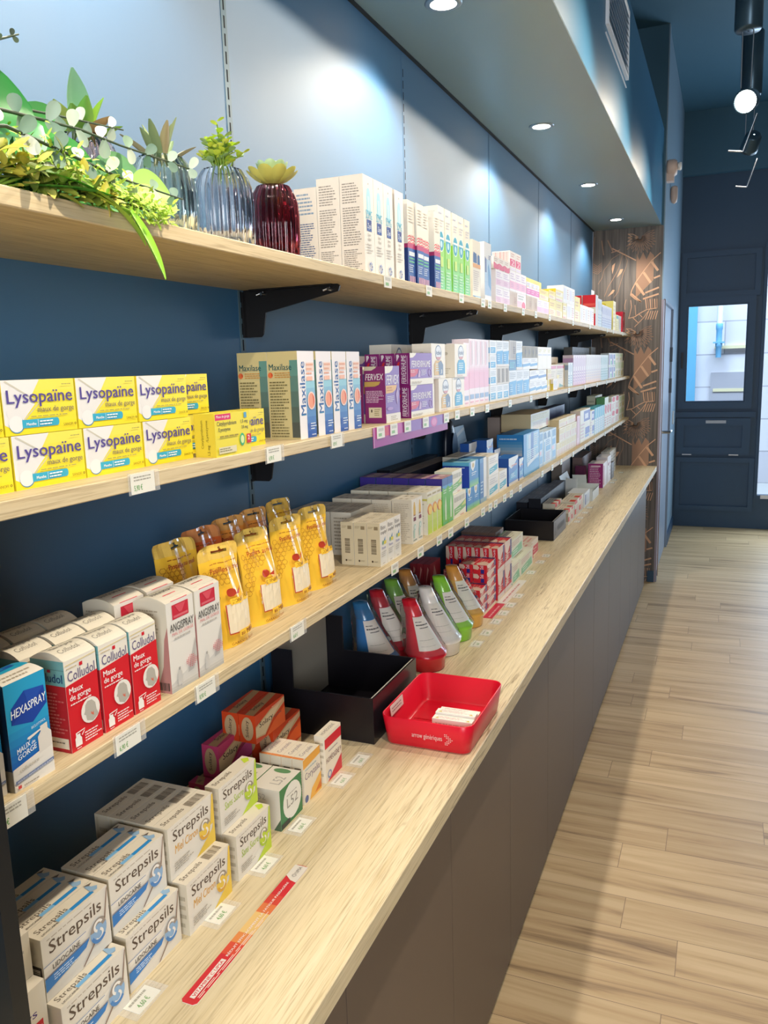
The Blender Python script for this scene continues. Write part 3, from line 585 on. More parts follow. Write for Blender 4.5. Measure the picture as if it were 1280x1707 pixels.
def d_somg():
    f = [('p', [(.3, .62), (.3, .8), (.36, .86), (.42, .88), (.58, .88), (.64, .86), (.7, .8), (.7, .62)], 'a9dff0'), ('p', [(.4, .63), (.4, .8), (.6, .8), (.6, .63)], 'c3e9f4'), ('p', [(.44, .91), (.5, .935), (.56, .91), (.5, .92)], '8a8680'),
         ('t', 'SOMG', .2, .57, .8, .66, '5ec0dd', .02), ('r', .26, .45, .72, .565, '2f5aa8'), ('e', .55, .53, .14, .03, '24408c'), ('t', 'Zyxi', .3, .46, .66, .53, 'e8f0fa', .02, .2), ('t', 'Spray', .34, .395, .62, .43, 'a8a49e'), ('t', 'Nasal', .36, .355, .62, .388, 'a8a49e'), ('l', .2, .22, .8, .33, 4, 'cdc8c0', 5)]
    for a in range(8): q = a*PI/4; f.append(('e', .52+.13*math.cos(q), .095+.036*math.sin(q), .05, .012, 'a8b4d4' if a % 3 else '6070a8'))
    return dict(base='ece5d8', fc='f3eee6', sc='d6c9ba', front=f, side=[lines(.1, .72, .9, .93, 8, '8c8278', 2), lines(.1, .3, .9, .69, 16, '8c8278', 3), lines(.1, .02, .9, .27, 12, '8c8278', 5)], top=[('r', 0, 0, 1, 1, 'd9a790')])  # beige side colour carries the shade on the side face
def d_navy():
    f = [('g', 0, 0, 1, .46, '32589c', '3f66b0', 3), ('r', 0, .44, 1, .5, 'c03a70')]
    for i in range(3):
        y = .49+i*.035; f.append(('p', [(0, y), (.25, y+.02), (.5, y), (.75, y+.02), (1, y), (1, y+.014), (.75, y+.034), (.5, y+.014), (.25, y+.034), (0, y+.014)], 'e8606a'))
    f += [('r', .1, .35, .9, .4, 'dfe6ee'), ('l', .1, .26, .9, .34, 2, '6cc890', 3), ('l', .1, .15, .8, .25, 4, 'c8d4e8', 4)]
    for i in range(4): f.append(('r', .16+i*.2, .02, .26+i*.2, .11, 'e6a8b4'))
    f += [('l', .3, .55, .9, .61, 2, 'f0c0b8', 6), ('l', .2, .74, .8, .94, 6, 'd8d0c8', 8)]
    return dict(base='ece6da', front=f, side=[('r', 0, 0, 1, .44, '28407c'), ('r', 0, .44, 1, .49, 'a83468'), ('b', .4, .56, .6, .94, '8a8278', True, 4)])
def d_green():
    f = [('g', 0, 0, 1, .62, '74c98c', 'a2dc5a', 6), ('e', .5, .6, .42, .125, 'e8f4f0'), ('e', .5, .6, .38, .113, '2f9fc0'), ('r', .14, .62, .86, .645, 'dff0f4'), ('e', .5, .565, .16, .04, 'bfe4ee'), ('l', .12, .9, .8, .94, 1, 'b4b8d4', 2), ('l', .2, .76, .85, .86, 3, 'c4c4d0', 4), ('l', .12, .05, .9, .26, 6, 'c8ecc8', 5), ('r', .3, .3, .7, .42, 'c4e070')]
    return dict(base='ede8da', front=f, side=[('g', 0, 0, 1, .6, '7ecc60', '8ed83a', 4), lines(.2, .65, .9, .95, 8, 'b8b4a8', 3)])
def d_bottle(): return dict(base='e6dfce', front=[('p', [(.08, .62), (.08, .75), (.14, .8), (.5, .78), (.55, .73), (.55, .62)], '2f5a94'), ('p', [(.62, .61), (.62, .74), (.7, .78), (.9, .76), (.95, .6)], '2f5a94'), ('r', .05, .54, 1, .61, 'e0a050'), lines(.1, .15, .85, .5, 10, 'c4b8b4', 3), ('r', 0, 0, 1, .07, '9ab8d4'), ('r', .02, .02, .3, .055, '2f4a74')], side=[lines(.2, .1, .8, .9, 12, '8c8478', 3)])
def d_spraybl(): return dict(base='e2e2e4', front=[('g', .06, .12, .95, .72, '9cb8dc', 'b8d0e6', 5), ('p', [(.1, .5), (.1, .76), (.3, .72), (.3, .5)], '5a68a0'), ('p', [(.5, .6), (.62, .66), (.95, .42), (.95, .2), (.55, .3)], '6a9ccc'), ('l', .6, .72, .95, .8, 3, '4a5c94', 4), ('r', 0, 0, 1, .11, 'e8e6ea')], side=[('b', .3, .3, .7, .9, '7a7468', True, 6)])
def d_pink(c='e8c8dc'): return dict(base='f1eaee', front=[('r', 0, .12, 1, .5, c), lines(.1, .56, .9, .9, 3, 'cdb8d8', 5), ('l', .15, .18, .8, .44, 3, 'd29cc4', 6)], side=[('r', 0, 0, .35, 1, 'e0b0a4')])
def d_crims(): return dict(base='ece2d8', front=[('p', [(0, 0), (0, .55), (.6, .4), (1, .52), (1, .1), (.8, 0)], 'd8345c'), lines(.1, .6, .9, .9, 2, 'c8a8a0', 5)], side=[('b', .1, .1, .9, .9, 'b89890', False, 5)])
def d_two(): return dict(base='eee6e0', front=[('r', .03, .22, .9, .6, 'dc2f62'), ('t', '2', .25, .26, .75, .56, 'f3b8c6', .06), lines(.2, .68, .85, .92, 2, 'd8a8a0', 4), ('r', .1, .02, .95, .14, 'e8dcf0')], side=[('b', .05, .05, .95, .95, 'c89c94', False, 4)])
def d_redcorner(): return dict(base='efe4e6', front=[('r', 0, 0, .5, .52, 'e9c0d4'), ('e', .7, .28, .2, .26, 'd83450'), ('r', .5, .02, 1, .09, 'c04048'), lines(.1, .6, .9, .92, 2, 'b0b8b0', 5)])
def d_magenta(): return dict(base='efe8ee', front=[('r', 0, .1, 1, .52, 'dc4aa2'), ('l', .15, .18, .85, .46, 2, 'f0b8dc', 4), lines(.1, .6, .9, .92, 3, 'b8b8d0', 5), ('r', .1, .62, .4, .7, 'eac890')], side=[('b', .1, .1, .9, .9, 'c8a0a0', False, 4)])
def d_yellow(): return dict(base='e8d34a', front=[('r', .02, .06, .98, .5, 'f0e4b0'), ('p', [(0, .5), (0, .75), (1, .6), (1, .45)], 'ecd85c'), ('l', .1, .6, .9, .85, 2, 'cfa23a', 5), ('l', .1, .15, .8, .42, 3, 'd8a08c', 6)], side=[('r', 0, 0, .3, 1, 'd6b23a'), ('b', .4, .1, .9, .9, 'b89a30', False, 4)])
def d_paleyel(): return dict(base='f0e6c2', front=[('r', 0, .8, 1, .95, 'e6d05a'), ('l', .08, .55, .92, .75, 2, 'c89870', 5), ('r', .05, .3, .95, .45, 'ecdc8c'), ('r', .0, .06, .9, .2, 'f0c0b0'), ('l', .1, .08, .8, .18, 1, 'd08878', 6)], side=[('r', 0, 0, 1, 1, 'e0c43c'), ('l', .1, .1, .9, .9, 6, 'b08a28', 4)])
def d_whitegrey(): return dict(base='eee8e4', front=[('r', .1, .2, .45, .85, 'dcd8e4'), ('r', .5, .1, .6, .9, 'e4ece8'), lines(.62, .2, .95, .85, 5, 'd8b4b4', 5)], side=[('r', 0, 0, 1, .6, 'e4d060')])
def d_redwhite(): return dict(base='e9e2d6', front=[('r', 0, 0, .25, 1, 'e6ecf0'), ('r', .3, .03, .55, .97, 'd0d8e8'), ('r', .62, .03, .95, .97, 'e4dcd8')], sc='dedac6', side=[('r', 0, .62, 1, 1, 'd0222e'), ('r', .05, .66, .95, .74, 'e2584e'), ('r', 0, 0, 1, .42, 'c81f2c'), ('r', .08, .08, .3, .36, 'd86a58'), ('p', [(.42, .04), (.42, .3), (.5, .36), (.6, .3), (.6, .04)], 'e6dce2')])
def d_gorge(h=1):
    f = [('r', .0, .0, 1, .66, 'd8202c'), ('p', [(0, .6), (0, .72), (1, .66), (1, .6)], 'd8202c')]
    return f
def d_colludol():
    hd = [(.58+.3*math.cos(a*PI/9), .385+.135*math.sin(a*PI/9)) for a in range(18)]
    f = [('r', 0, 0, 1, .7, 'd2202b'), ('p', [(0, .69), (1, .69), (1, .77), (0, .73)], 'd2202b'), ('t', 'Colludol', .08, .765, .93, .875, '6a5e82', .012), ('r', .46, .89, .56, .93, 'cc2030'), ('l', .06, .9, .4, .92, 1, 'c0a878', 3), ('p', [(.02, .945), (.98, .965), (.98, .972), (.02, .952)], 'd6c070'),
         ('t', 'Maux', .08, .635, .5, .7, 'f2ece8', .035), ('t', 'de gorge', .08, .54, .72, .62, 'f2ece8', .035), ('l', .08, .5, .78, .535, 1, 'f0d8d4', 4),
         ('e', .66, .365, .3, .14, 'e9e2d8'), ('p', [(.52, .27), (.5, .33), (.44, .35), (.48, .38), (.5, .44), (.58, .475), (.72, .47), (.82, .42), (.84, .34), (.9, .28), (.7, .235)], 'b4aea2'), ('p', [(.66, .32), (.74, .29), (.74, .34), (.7, .32), (.66, .35)], 'd86a52'),
         ('p', [(.14, .06), (.14, .14), (.17, .155), (.17, .19), (.42, .2), (.42, .21), (.13, .2), (.13, .155), (.1, .14), (.1, .06)], 'efe9e2'), ('p', [(.1, .05), (.3, .05), (.3, .13), (.26, .15), (.26, .18), (.14, .18), (.14, .15), (.1, .13)], 'efe9e2'), ('p', [(.3, .155), (.38, .19), (.41, .19), (.32, .145)], 'efe9e2'), ('l', .4, .05, .95, .17, 4, 'f2e4e0', 5), ('l', .12, .02, .32, .04, 1, 'f2e4e0', 6)]
    s = [('r', 0, .73, 1, 1, '6fa6a8'), ('r', 0, .9, 1, .906, '5a8482'), ('r', 0, 0, 1, .73, 'a8202a'), ('r', .0, .04, .94, .155, 'd8cdb8'), ('t', 'Colludol', -.12, .77, .92, .86, '24406a', .03) if False else ('t', 'Colludol', .05, .765, .93, .86, '1f3d68', .03), ('r', .5, .87, .6, .9, '9a2438'), ('l', .1, .2, .95, .66, 12, 'c0605e', 5), ('l', .4, .09, .9, .12, 1, '6a6258', 7)]
    return dict(base='ded6c4', fc='e6dfd2', front=f, side=s, top=[('t', 'Colludol', .15, .2, .75, .35, '8a8478'), ('t', 'Maux de gorge', .12, .42, .8, .56, '8a8478'), lines(.1, .64, .9, .92, 4, '9c9684', 6)])
def d_angi():
    f = [('g', 0, 0, 1, .1, 'a8a6a2', 'd4d0ca', 3), ('p', [(0, .1), (.6, .18), (1, .42), (1, .3), (.98, .1)], 'd0ccc6'), ('p', [(.62, .14), (.82, .34), (.97, .5), (1, .4), (.85, .15)], 'bab6b0'), ('r', .2, .8, .8, .96, 'c62a3e'), ('r', .24, .815, .76, .84, 'd86a74'), ('p', [(.3, .95), (.7, .95), (.55, .86), (.45, .86)], 'd8505e'),
         ('t', 'ANGISPRAY', .08, .67, .95, .76, '3f3c38', .008), ('t', 'MAL DE GORGE', .14, .625, .92, .66, 'd88a8c', .005), ('l', .2, .57, .85, .61, 1, 'b8b2aa', 3), ('p', [(.22, .06), (.22, .2), (.27, .23), (.33, .23), (.38, .2), (.38, .06)], 'c8c4be'), ('r', .265, .23, .335, .26, 'a8a49e')]
    for a in range(-3, 4):
        for c in range(-3, 4):
            if abs(a)+abs(c) < 5: f.append(('e', .72+a*.045, .27+c*.021, .017 if abs(a)+abs(c) < 4 else .011, .008, 'cc4a5c'))
    return dict(base='d8d0c0', fc='e4dfd6', sc='d2c8b4', front=f, side=[('p', [(.55, .0), (1, 0), (1, .75), (.88, .6), (.8, .3)], 'b07a74'), ('r', .0, .1, .2, .5, 'c0b09c'), lines(.1, .62, .8, .93, 8, 'a89c88', 4), ('b', .6, .03, .95, .12, '4a3c36', False, 5)],
                top=[('p', [(.2, 0), (.8, 0), (.7, .3), (.25, .3)], 'cc2a40'), ('t', 'ANGISPRAY', .1, .45, .9, .62, '6a655e'), lines(.1, .7, .9, .9, 2, '9c9684', 6)])
def d_hexa():
    hx = [(.12, .77), (.5, .88), (.9, .84), (.9, .66), (.5, .55), (.1, .6)]
    f = [('r', 0, .2, 1, 1, '2a9fcc'), ('g', 0, .2, 1, .62, '1f62b8', '2a9fcc', 6), ('p', [(.1, .62), (.13, .77), (.46, .885), (.94, .855), (.98, .68), (.6, .56)], '1d44a0'), ('p', [(.46, .885), (.55, .7), (.94, .855)], '2350ae'), ('p', [(.1, .62), (.13, .77), (.35, .69)], '183a94'), ('t', 'HEXASPRAY', .1, .67, .97, .75, 'eef2f6', .03, .1, 0, .04), ('t', 'BICLOTYMOL', .54, .5, .9, .525, 'd8e8f4', .02, 0, 0, .02),
         ('r', 0, 0, 1, .21, 'e6e0d6'), ('p', [(0, .2), (0, .215), (.8, .275), (1, .295), (1, .2)], 'e6e0d6'), ('p', [(.66, .24), (.66, .4), (.74, .44), (.74, .49), (.92, .5), (.92, .44), (1, .4), (1, .26)], 'ddd6cc'), ('p', [(.4, .43), (.42, .445), (.76, .47), (.76, .455), (.46, .42)], 'e6e0d8'),
         ('t', 'MAUX', .14, .335, .46, .385, 'eef2f6', .04, 0, 0, .03), ('t', 'de', .49, .365, .58, .395, 'eef2f6', .03, 0, 0, .01), ('t', 'GORGE', .14, .275, .6, .325, 'eef2f6', .04, 0, 0, .04), ('t', 'collutoire', .14, .165, .62, .2, 'b8b0a4', .004, 0, 0, .02), ('p', [(.02, .075), (.98, .115), (.98, .145), (.02, .105)], '6f7fa4'), ('t', 'ADULTES ET ENFANTS DE PLUS DE 30 MOIS', .06, .082, .95, .098, 'e8e8ee', .03, 0, 0, .034), ('r', .06, .025, .14, .055, 'd04a48'), ('l', .2, .02, .6, .05, 1, 'a8a094', 4)]
    s = [('r', 0, .2, 1, 1, '14304f'), ('r', 0, 0, 1, .2, '8c8474')]
    return dict(base='dcd6ca', front=f, side=s, top=[('r', .0, .45, 1, 1, '2aa0c4'), ('r', 0, 0, 1, .4, 'e2dccf'), ('p', [(.2, .75), (.45, .9), (.85, .85), (.8, .65), (.4, .6)], '1f58a8'), lines(.1, .05, .9, .3, 2, 'a89c88', 4)])
def d_rhino():
    f = [('t', 'Rhino', .12, .83, .8, .93, '6a5f58', .005), ('t', 'trophyl', .12, .7, .92, .81, '6a5f58', .005), ('p', [(.35, .5), (.55, .58), (.75, .66), (.7, .55)], '3f7fae'), ('r', .5, .48, .85, .56, 'e0cf4a'), ('e', .38, .53, .1, .05, '7aa890'), ('t', 'Rhume', .2, .38, .75, .44, '8a86b8'), lines(.15, .2, .85, .34, 3, 'c4bcb0', 4), ('l', .3, .04, .7, .07, 1, 'a89c90', 6)]
    return dict(base='ddd1b8', fc='e9e3d8', sc='cdbf9f', front=f, side=[('b', .3, .28, .7, .62, '5c4c38', True, 3), ('r', .55, .84, .85, .92, '8c7c60'), ('l', .1, .86, .5, .92, 2, '9c8c6c', 4), ('e', .38, .11, .07, .025, '4a3c2c'), ('l', .5, .09, .9, .13, 2, '9c8c6c', 5)], top=[lines(.2, .2, .8, .8, 3, 'b0a690', 6)])
def d_gold(): return dict(base='e6dfd0', sc='d8ceba', front=[('p', [(.3, .62), (.3, .8), (.42, .93), (.58, .93), (.7, .8), (.7, .62)], 'd9b048'), ('r', .28, .5, .75, .585, '7c2c34'), ('l', .3, .6, .7, .66, 1, 'b07060', 4), ('e', .5, .36, .22, .07, 'a8c8b8'), ('e', .5, .36, .15, .045, 'dfe4da'), ('r', .2, .12, .45, .3, 'b4ccbc'), lines(.15, .04, .85, .1, 1, '8c9c94', 4)], side=[lines(.1, .05, .9, .92, 20, 'b8ab98', 3)], top=[lines(.2, .2, .8, .8, 2, 'c0b4a0', 5)])
def d_yg(): return dict(base='e6dfca', front=[('g', .1, 0, 1, .6, 'b8cf3a', 'd4dc6a', 4), ('e', .55, .58, .5, .13, 'e29a28'), ('e', .62, .56, .36, .1, 'f0cf58'), ('p', [(.05, .55), (.3, .46), (.2, .6)], 'c8442a'), ('r', 0, .72, 1, .86, 'e2e0a8'), lines(.1, .88, .9, .97, 1, 'b8a878', 4)], side=[('r', 0, .8, 1, .85, 'c8c060'), lines(.1, .2, .9, .75, 10, 'b8b09c', 4)], top=[lines(.2, .2, .8, .8, 2, 'c0b898', 5)])
def d_greenb(): return dict(base='6cb840', front=[('r', 0, .82, 1, 1, '3a5c9c'), ('p', [(0, .82), (.5, .76), (1, .8), (1, .84), (0, .84)], '5a9ac8'), ('p', [(.45, .1), (.4, .4), (.6, .62), (.75, .4), (.7, .1)], 'd4e4c0'), ('l', .2, .66, .9, .76, 2, 'd8e8c8', 5), ('r', .1, .02, .9, .06, '58b078')], side=[('r', 0, .74, 1, 1, '3c2f86'), ('e', .45, .8, .1, .03, 'd8b8d0'), ('r', 0, 0, 1, .74, '62b02c')], top=[('r', 0, 0, 1, 1, 'c49aa4'), ('e', .5, .5, .3, .2, 'e0c4c8'), ('r', 0, .75, 1, 1, '8a5c9c')])
def d_hydra(): return dict(base='e9e3d0', front=[('b', .06, .66, .9, .86, 'b0ac9c', False, 3), ('p', [(.04, .12), (.04, .4), (.6, .5), (.98, .62), (.98, .3)], '7cb45c'), ('p', [(.6, .4), (.98, .62), (.98, .4)], 'd8d868'), ('l', .1, .22, .6, .4, 2, 'dfe8c8', 4), ('r', .5, .03, .8, .07, 'e0a894')], side=[lines(.1, .1, .9, .9, 8, 'c0b8a0', 3)])
def d_shield(): return dict(base='2f7fbf', front=[('p', [(.15, 1), (.2, .75), (.4, .6), (.6, .75), (.68, 1)], 'e8e8e4'), ('e', .42, .84, .1, .1, 'c8a850'), ('l', .25, .42, .8, .58, 2, 'e0ecf4', 4), ('g', 0, 0, 1, .26, '94c86c', '4f9fb0', 4)], side=[('r', 0, 0, 1, 1, '1f3fa0'), ('r', 0, .86, 1, 1, '5aa8cc'), ('l', .1, .5, .9, .82, 5, 'c8d4ec', 4), ('r', 0, .06, .3, .3, 'd8cfc4')], top=[('r', 0, 0, 1, 1, '8cc8dc'), ('r', .3, .2, .8, .7, '2f5f8c')])
def d_slimblue(): return dict(base='4a82b8', front=[('r', .05, .12, .55, .9, '3a6eae'), ('r', .55, 0, 1, 1, 'e2e0da'), ('l', .1, .2, .5, .5, 4, 'c4d8ec', 4), ('r', 0, 0, 1, .1, '8ca8b8')], side=[('r', 0, 0, 1, 1, '5c96c4')])
def d_teal(): return dict(base='ece6da', front=[('p', [(.08, .12), (.08, .4), (.9, .52), (.9, .24)], '38a0b4'), ('l', .15, .2, .6, .38, 2, 'dceef0', 4), lines(.1, .6, .9, .9, 3, 'c8c0c0', 5)], side=[lines(.1, .1, .9, .9, 8, 'cfc8b8', 3), ('e', .5, .2, .2, .1, 'b8d49c')], top=[lines(.2, .2, .8, .8, 2, 'c8c0ac', 5)])
def d_bluewave(): return dict(base='2a6fc0', front=[('p', [(0, 1), (0, .74), (.25, .6), (.5, .66), (.8, .82), (1, .9), (1, 1)], 'e6e8ea'), ('l', .3, .62, .9, .76, 1, 'd89080', 4), ('p', [(.1, .2), (.15, .4), (.9, .5), (.85, .2)], '4a9ed0'), ('l', .25, .25, .7, .42, 3, 'd0e4f2', 5), ('r', 0, 0, 1, .1, 'e2dcd4')], side=[('r', 0, 0, 1, 1, '1c4f9c')])
def d_bigblue(): return dict(base='2f86c8', front=[('g', 0, 0, 1, 1, '3f9ad0', '2f7cc0', 5), ('r', .18, .3, .95, .98, '8fc0e0'), ('r', .28, .62, .42, .95, 'c0cfe0'), ('r', .45, .3, .6, .98, '2458b0'), ('l', .2, .32, .95, .6, 6, 'dfe8f0', 4), ('l', .62, .65, .95, .95, 6, 'dfe4ee', 5), ('p', [(.2, .3), (.2, .2), (.95, .36), (.95, .42)], 'dfe6ee')], side=[('g', .05, .5, .95, .84, 'd4d0cc', '3a8cc4', 5), ('t', 'R', .5, .3, .72, .44, 'dce8f4', .05), ('l', .1, .87, .8, .93, 1, 'dce8f4', 4), ('r', 0, 0, .02, 1, '1f5fa4')])
def d_windows(): return dict(base='c9dcec', front=[('p', [(.06, .78), (.06, .95), (.2, .98), (.34, .95), (.4, .78)], '3f6a94'), ('p', [(.5, .78), (.5, .93), (.65, .98), (.8, .95), (.86, .78)], '3f6a94'), ('r', .05, .1, .2, .7, '7fb4dc'), ('r', .3, .4, .85, .55, '5aa4d8'), ('l', .3, .1, .9, .36, 5, 'b8a8c0', 4), ('l', .3, .58, .9, .74, 3, '5a96cc', 6)])
def d_bluepale(): return dict(base='b8d2ea', front=[('r', .1, .75, .9, .95, '5a8cb8'), ('r', .1, .5, .8, .68, '5aa0d8'), ('r', .15, .1, .85, .3, '6aa8dc'), ('r', 0, .35, .5, .46, 'e4c4d4')])
def d_cream(): return dict(base='ecdfc0', front=[('r', .05, .55, .95, .95, 'e8d890'), ('l', .1, .6, .9, .9, 3, 'd8c060', 4), ('l', .1, .1, .8, .5, 5, 'dfb8a4', 5), ('r', .8, .1, .9, .5, 'e6a89c')], side=[('r', 0, 0, 1, 1, 'd8c49a')])
def d_script(): return dict(base='e9e4d2', front=[('r', .35, .62, 1, .95, '2a2fa0'), ('r', .45, .7, .8, .86, 'd8d8ea'), ('r', .5, .2, .95, .42, '2c34a8'), ('r', .5, .1, .9, .18, '6a8cc8'), ('l', .05, .1, .45, .6, 5, 'd8b8b8', 4)], side=[lines(.1, .1, .9, .9, 6, 'cfc8b8', 3)])
def d_cyan(): return dict(base='dfeaf0', front=[('r', 0, .6, 1, 1, '3fb2d0'), ('r', .75, 0, 1, 1, '9fd0e0'), ('l', .1, .1, .7, .55, 5, 'b4c8d4', 4)], side=[('r', 0, .0, 1, 1, '48b4d0')], top=[('r', 0, 0, 1, 1, '5cc0d4')])
def d_redlogo(): return dict(base='ebe6da', front=[('p', [(.1, .75), (.3, .98), (.9, .9), (.8, .6), (.3, .62)], 'd83040'), ('l', .1, .1, .9, .5, 4, 'd88a84', 4)], side=[lines(.1, .1, .9, .9, 6, 'cfc8b8', 3)])
def d_herb(): return dict(base='e8e4cc', front=[('r', .1, .55, .9, .9, 'c8d4a4'), ('r', .2, .1, .5, .4, 'd8c070'), ('l', .55, .1, .9, .45, 3, '88a878', 4)], side=[lines(.1, .1, .9, .9, 6, 'c0bca0', 3)])
def d_streps(kind):
    f = [('l', .08, .9, .8, .94, 1, 'b8ac9c', 4), ('t', 'Strepsils', .1, .62, .88, .88, '5c4c40', .016)]
    t = [('t', 'Strepsils', .06, .3, .5, .72, '6e6255', .012)]
    if kind == 'lido':
        f += [('p', [(0, .46), (.6, .46), (.72, .58), (0, .56)], 'e4ded4'), ('r', 0, .545, .62, .555, '5c7cb0'), ('t', 'LIDOCAÏNE', .12, .425, .52, .52, '4a4038', .02), ('p', [(0, .37), (.66, .41), (.66, .42), (0, .385)], '8a88a0'), ('p', [(0, .16), (0, .36), (.66, .4), (.6, .3), (.3, .22)], '3a7cc0'), ('l', .12, .24, .5, .35, 3, 'cfe0f0', 5),
              ('p', [(.55, .03), (.72, .22), (.92, .5), (.99, .97), (.975, .97), (.9, .52), (.7, .24), (.52, .03)], '8c7466'), ('e', .8, .4, .13, .2, '8fb0d2'), ('a', .8, .4, .13, .2, .45, 20, 170, '9a8e84'), ('a', .8, .48, .075, .1, .42, 20, 250, 'ece8e2'), ('a', .8, .33, .075, .1, .42, 70, -150, 'ece8e2'), ('a', .8, .4, .13, .2, .3, 200, 320, '4f84c0')]
        t += [('r', .5, .16, .84, .38, '2f86c4'), ('r', .3, .16, .5, .38, '7ab0d8'), ('t', 'LIDOCAÏNE', .06, .1, .3, .24, '7a7268'), ('p', [(.82, .3), (.86, .85), (.92, .9), (.9, .6), (.95, .4), (.9, .2)], '8cacc8'), ('p', [(.86, .95), (.9, .7), (.96, .8)], '6e6258')]
    else:
        c, c2, nm = (('d9a23c', 'e6c24e', 'Miel Citron') if kind == 'miel' else ('a9c23c', 'bcd040', 'Sans Sucre'))
        f += [('t', nm, .12, .44, .62, .6, c, .008, .15), ('p', [(.55, .0), (.7, .12), (.94, .3), (1, .55), (1, 0)], c2), ('p', [(.9, .4), (.97, .98), (1, .98), (1, .4)], c2), ('e', .77, .42, .13, .2, c2), ('a', .77, .42, .13, .2, .45, 20, 170, '9a8e80'), ('a', .77, .5, .075, .1, .42, 20, 250, 'ece4d8'), ('a', .77, .35, .075, .1, .42, 70, -150, 'ece4d8'), ('a', .77, .42, .13, .2, .3, 200, 320, c), ('l', .08, .12, .5, .3, 4, 'b0a698', 5)]
        t += [('b', .58, .2, .9, .8, '8c8070', False, 5)] if kind == 'miel' else [('p', [(.8, .3), (.9, .2), (.98, .5), (.9, .85)], c2)]
        if kind == 'miel': pass
    return dict(base='d9cfbc', fc='dfd8cc', sc='cfc4ae', front=f, top=t, side=[('r', .1, .1, .9, .55, '3a3028') if kind == 'lido' else ('r', .1, .05, .25, .95, 'c4b89c'), ('b', .3, .15, .8, .5, 'd8cdb8', True, 3) if kind == 'lido' else lines(.3, .1, .9, .8, 4, 'b0a48c', 3)])
def d_l52(): return dict(base='ded7c9', fc='3f7c4c', sc='cfc8b8', front=[('e', .55, .52, .42, .44, 'e4e0d6'), ('t', 'L52', .3, .4, .8, .64, '8c8880', .002), ('l', .3, .68, .8, .74, 1, 'b0aca4', 3), ('r', .02, .02, .4, .14, '3a3c38')], side=[('t', 'L52', .1, .72, .5, .86, 'a8a49a', .002), lines(.1, .1, .6, .6, 8, 'b8b2a4', 4), ('p', [(.75, 0), (1, 0), (1, .3)], '4a6048')], top=[('t', 'L52', .25, .2, .6, .55, 'a8a49a', .002), ('e', .85, .55, .1, .3, '5c8a5c')])
def d_cory(): return dict(base='e4dac6', sc='d6cbb4', front=[('p', [(0, .78), (0, .98), (1, 1), (1, .82)], 'e0a040'), ('t', 'Coryzalia', .08, .46, .95, .66, '7c6a80', .008), ('p', [(.3, .0), (.45, .22), (1, .42), (1, .0)], 'e8b050'), ('p', [(.6, .05), (1, .25), (1, .05)], 'd8762c'), ('e', .12, .1, .1, .08, '5c6a94'), ('l', .1, .7, .8, .76, 1, '9cb0b8', 4)], top=[('t', 'Coryzalia', .2, .25, .85, .75, '94868c', .004), ('r', 0, 0, .1, 1, 'e08c50')], side=[('b', .2, .1, .8, .8, '6c6458', True, 3)])
def d_homeo(): return dict(base='e6dcc8', front=[('r', 0, .72, 1, .93, 'cc2634'), ('t', 'HOMÉOGÈNE 9', .06, .4, .95, .54, '7a4a4c', .01), ('p', [(.1, 0), (.4, .12), (.98, .34), (.98, 0)], 'd0303c'), ('o', .22, .14, .12, .09, .4, 12, '8890b0'), ('l', .2, .6, .8, .66, 1, 'a8a0a0', 4)], top=[('t', 'HOMÉOGÈNE', .1, .3, .85, .7, '8c7c74', .004)], side=[lines(.1, .1, .9, .9, 6, 'bcb098', 3)])
def d_solacy(c, c2): return dict(base=c, front=[('p', [(0, .2), (0, .6), (.5, .85), (1, .95), (1, .75), (.6, .5), (.3, .1)], 'c9a778'), ('p', [(0, .25), (0, .55), (.5, .8), (.95, .9), (.55, .5), (.3, .15)], 'd8bf94'), ('t', 'Solacy', .12, .42, .58, .68, '40302a', .015), ('p', [(.3, 0), (.6, .35), (1, .6), (1, 0)], c2), ('l', .6, .45, .9, .52, 1, '8a5a4c', 4), lines(.55, .8, .95, .92, 2, mixhex(c2, 'ffffff', .4), 3)], top=[('p', [(0, .1), (0, .6), (1, .9), (1, .5)], 'b89468'), ('t', 'Solacy', .2, .35, .55, .7, '40302a', .01)], side=[('e', .5, .5, .36, .42, 'b89a74'), ('t', 'Solacy', .38, .2, .62, .8, '40302a', .012, 0, 90)])
def d_doli(): return dict(base='c82430', front=[('p', [(0, 1), (.1, .6), (.4, .45), (.7, .7), (1, .8), (1, 1)], 'e6d0c4'), ('r', .0, 0, 1, .18, 'e2d4cc'), ('l', .1, .25, .8, .5, 3, 'f0c8c4', 4), ('r', .78, .3, 1, .95, '6a6490'), ('p', [(.1, .2), (.3, .55), (.5, .3)], 'e0c0b4')], side=[('p', [(.0, 1), (.3, 1), (.45, .7), (.35, .45), (0, .55)], 'd6b8a4'), ('r', .55, .05, .8, .5, '2c2c7c'), ('t', 'Doli', .5, .55, .75, .95, 'e6dce4', .02, 0, 90)], top=[('p', [(0, 0), (.3, 0), (.5, .5), (.2, .9), (0, .7)], 'd6b8a4'), ('r', .85, 0, 1, 1, '2c2c64'), lines(.4, .2, .8, .8, 3, 'd88a84', 4)])
def d_mint(): return dict(base='e2e0cc', front=[('p', [(.1, .05), (.1, .4), (.9, .55), (.95, .1)], '8cc49c'), ('l', .1, .6, .9, .9, 3, 'd0a8a0', 4), ('l', .2, .15, .7, .4, 2, 'd8ecd8', 5)], side=[('b', .2, .15, .8, .85, 'b49c8c', False, 4), ('r', 0, 0, 1, .08, '8cc09c')], top=[lines(.1, .2, .9, .8, 4, 'c0bca0', 3), ('r', 0, .9, 1, 1, '9cc8a8')])
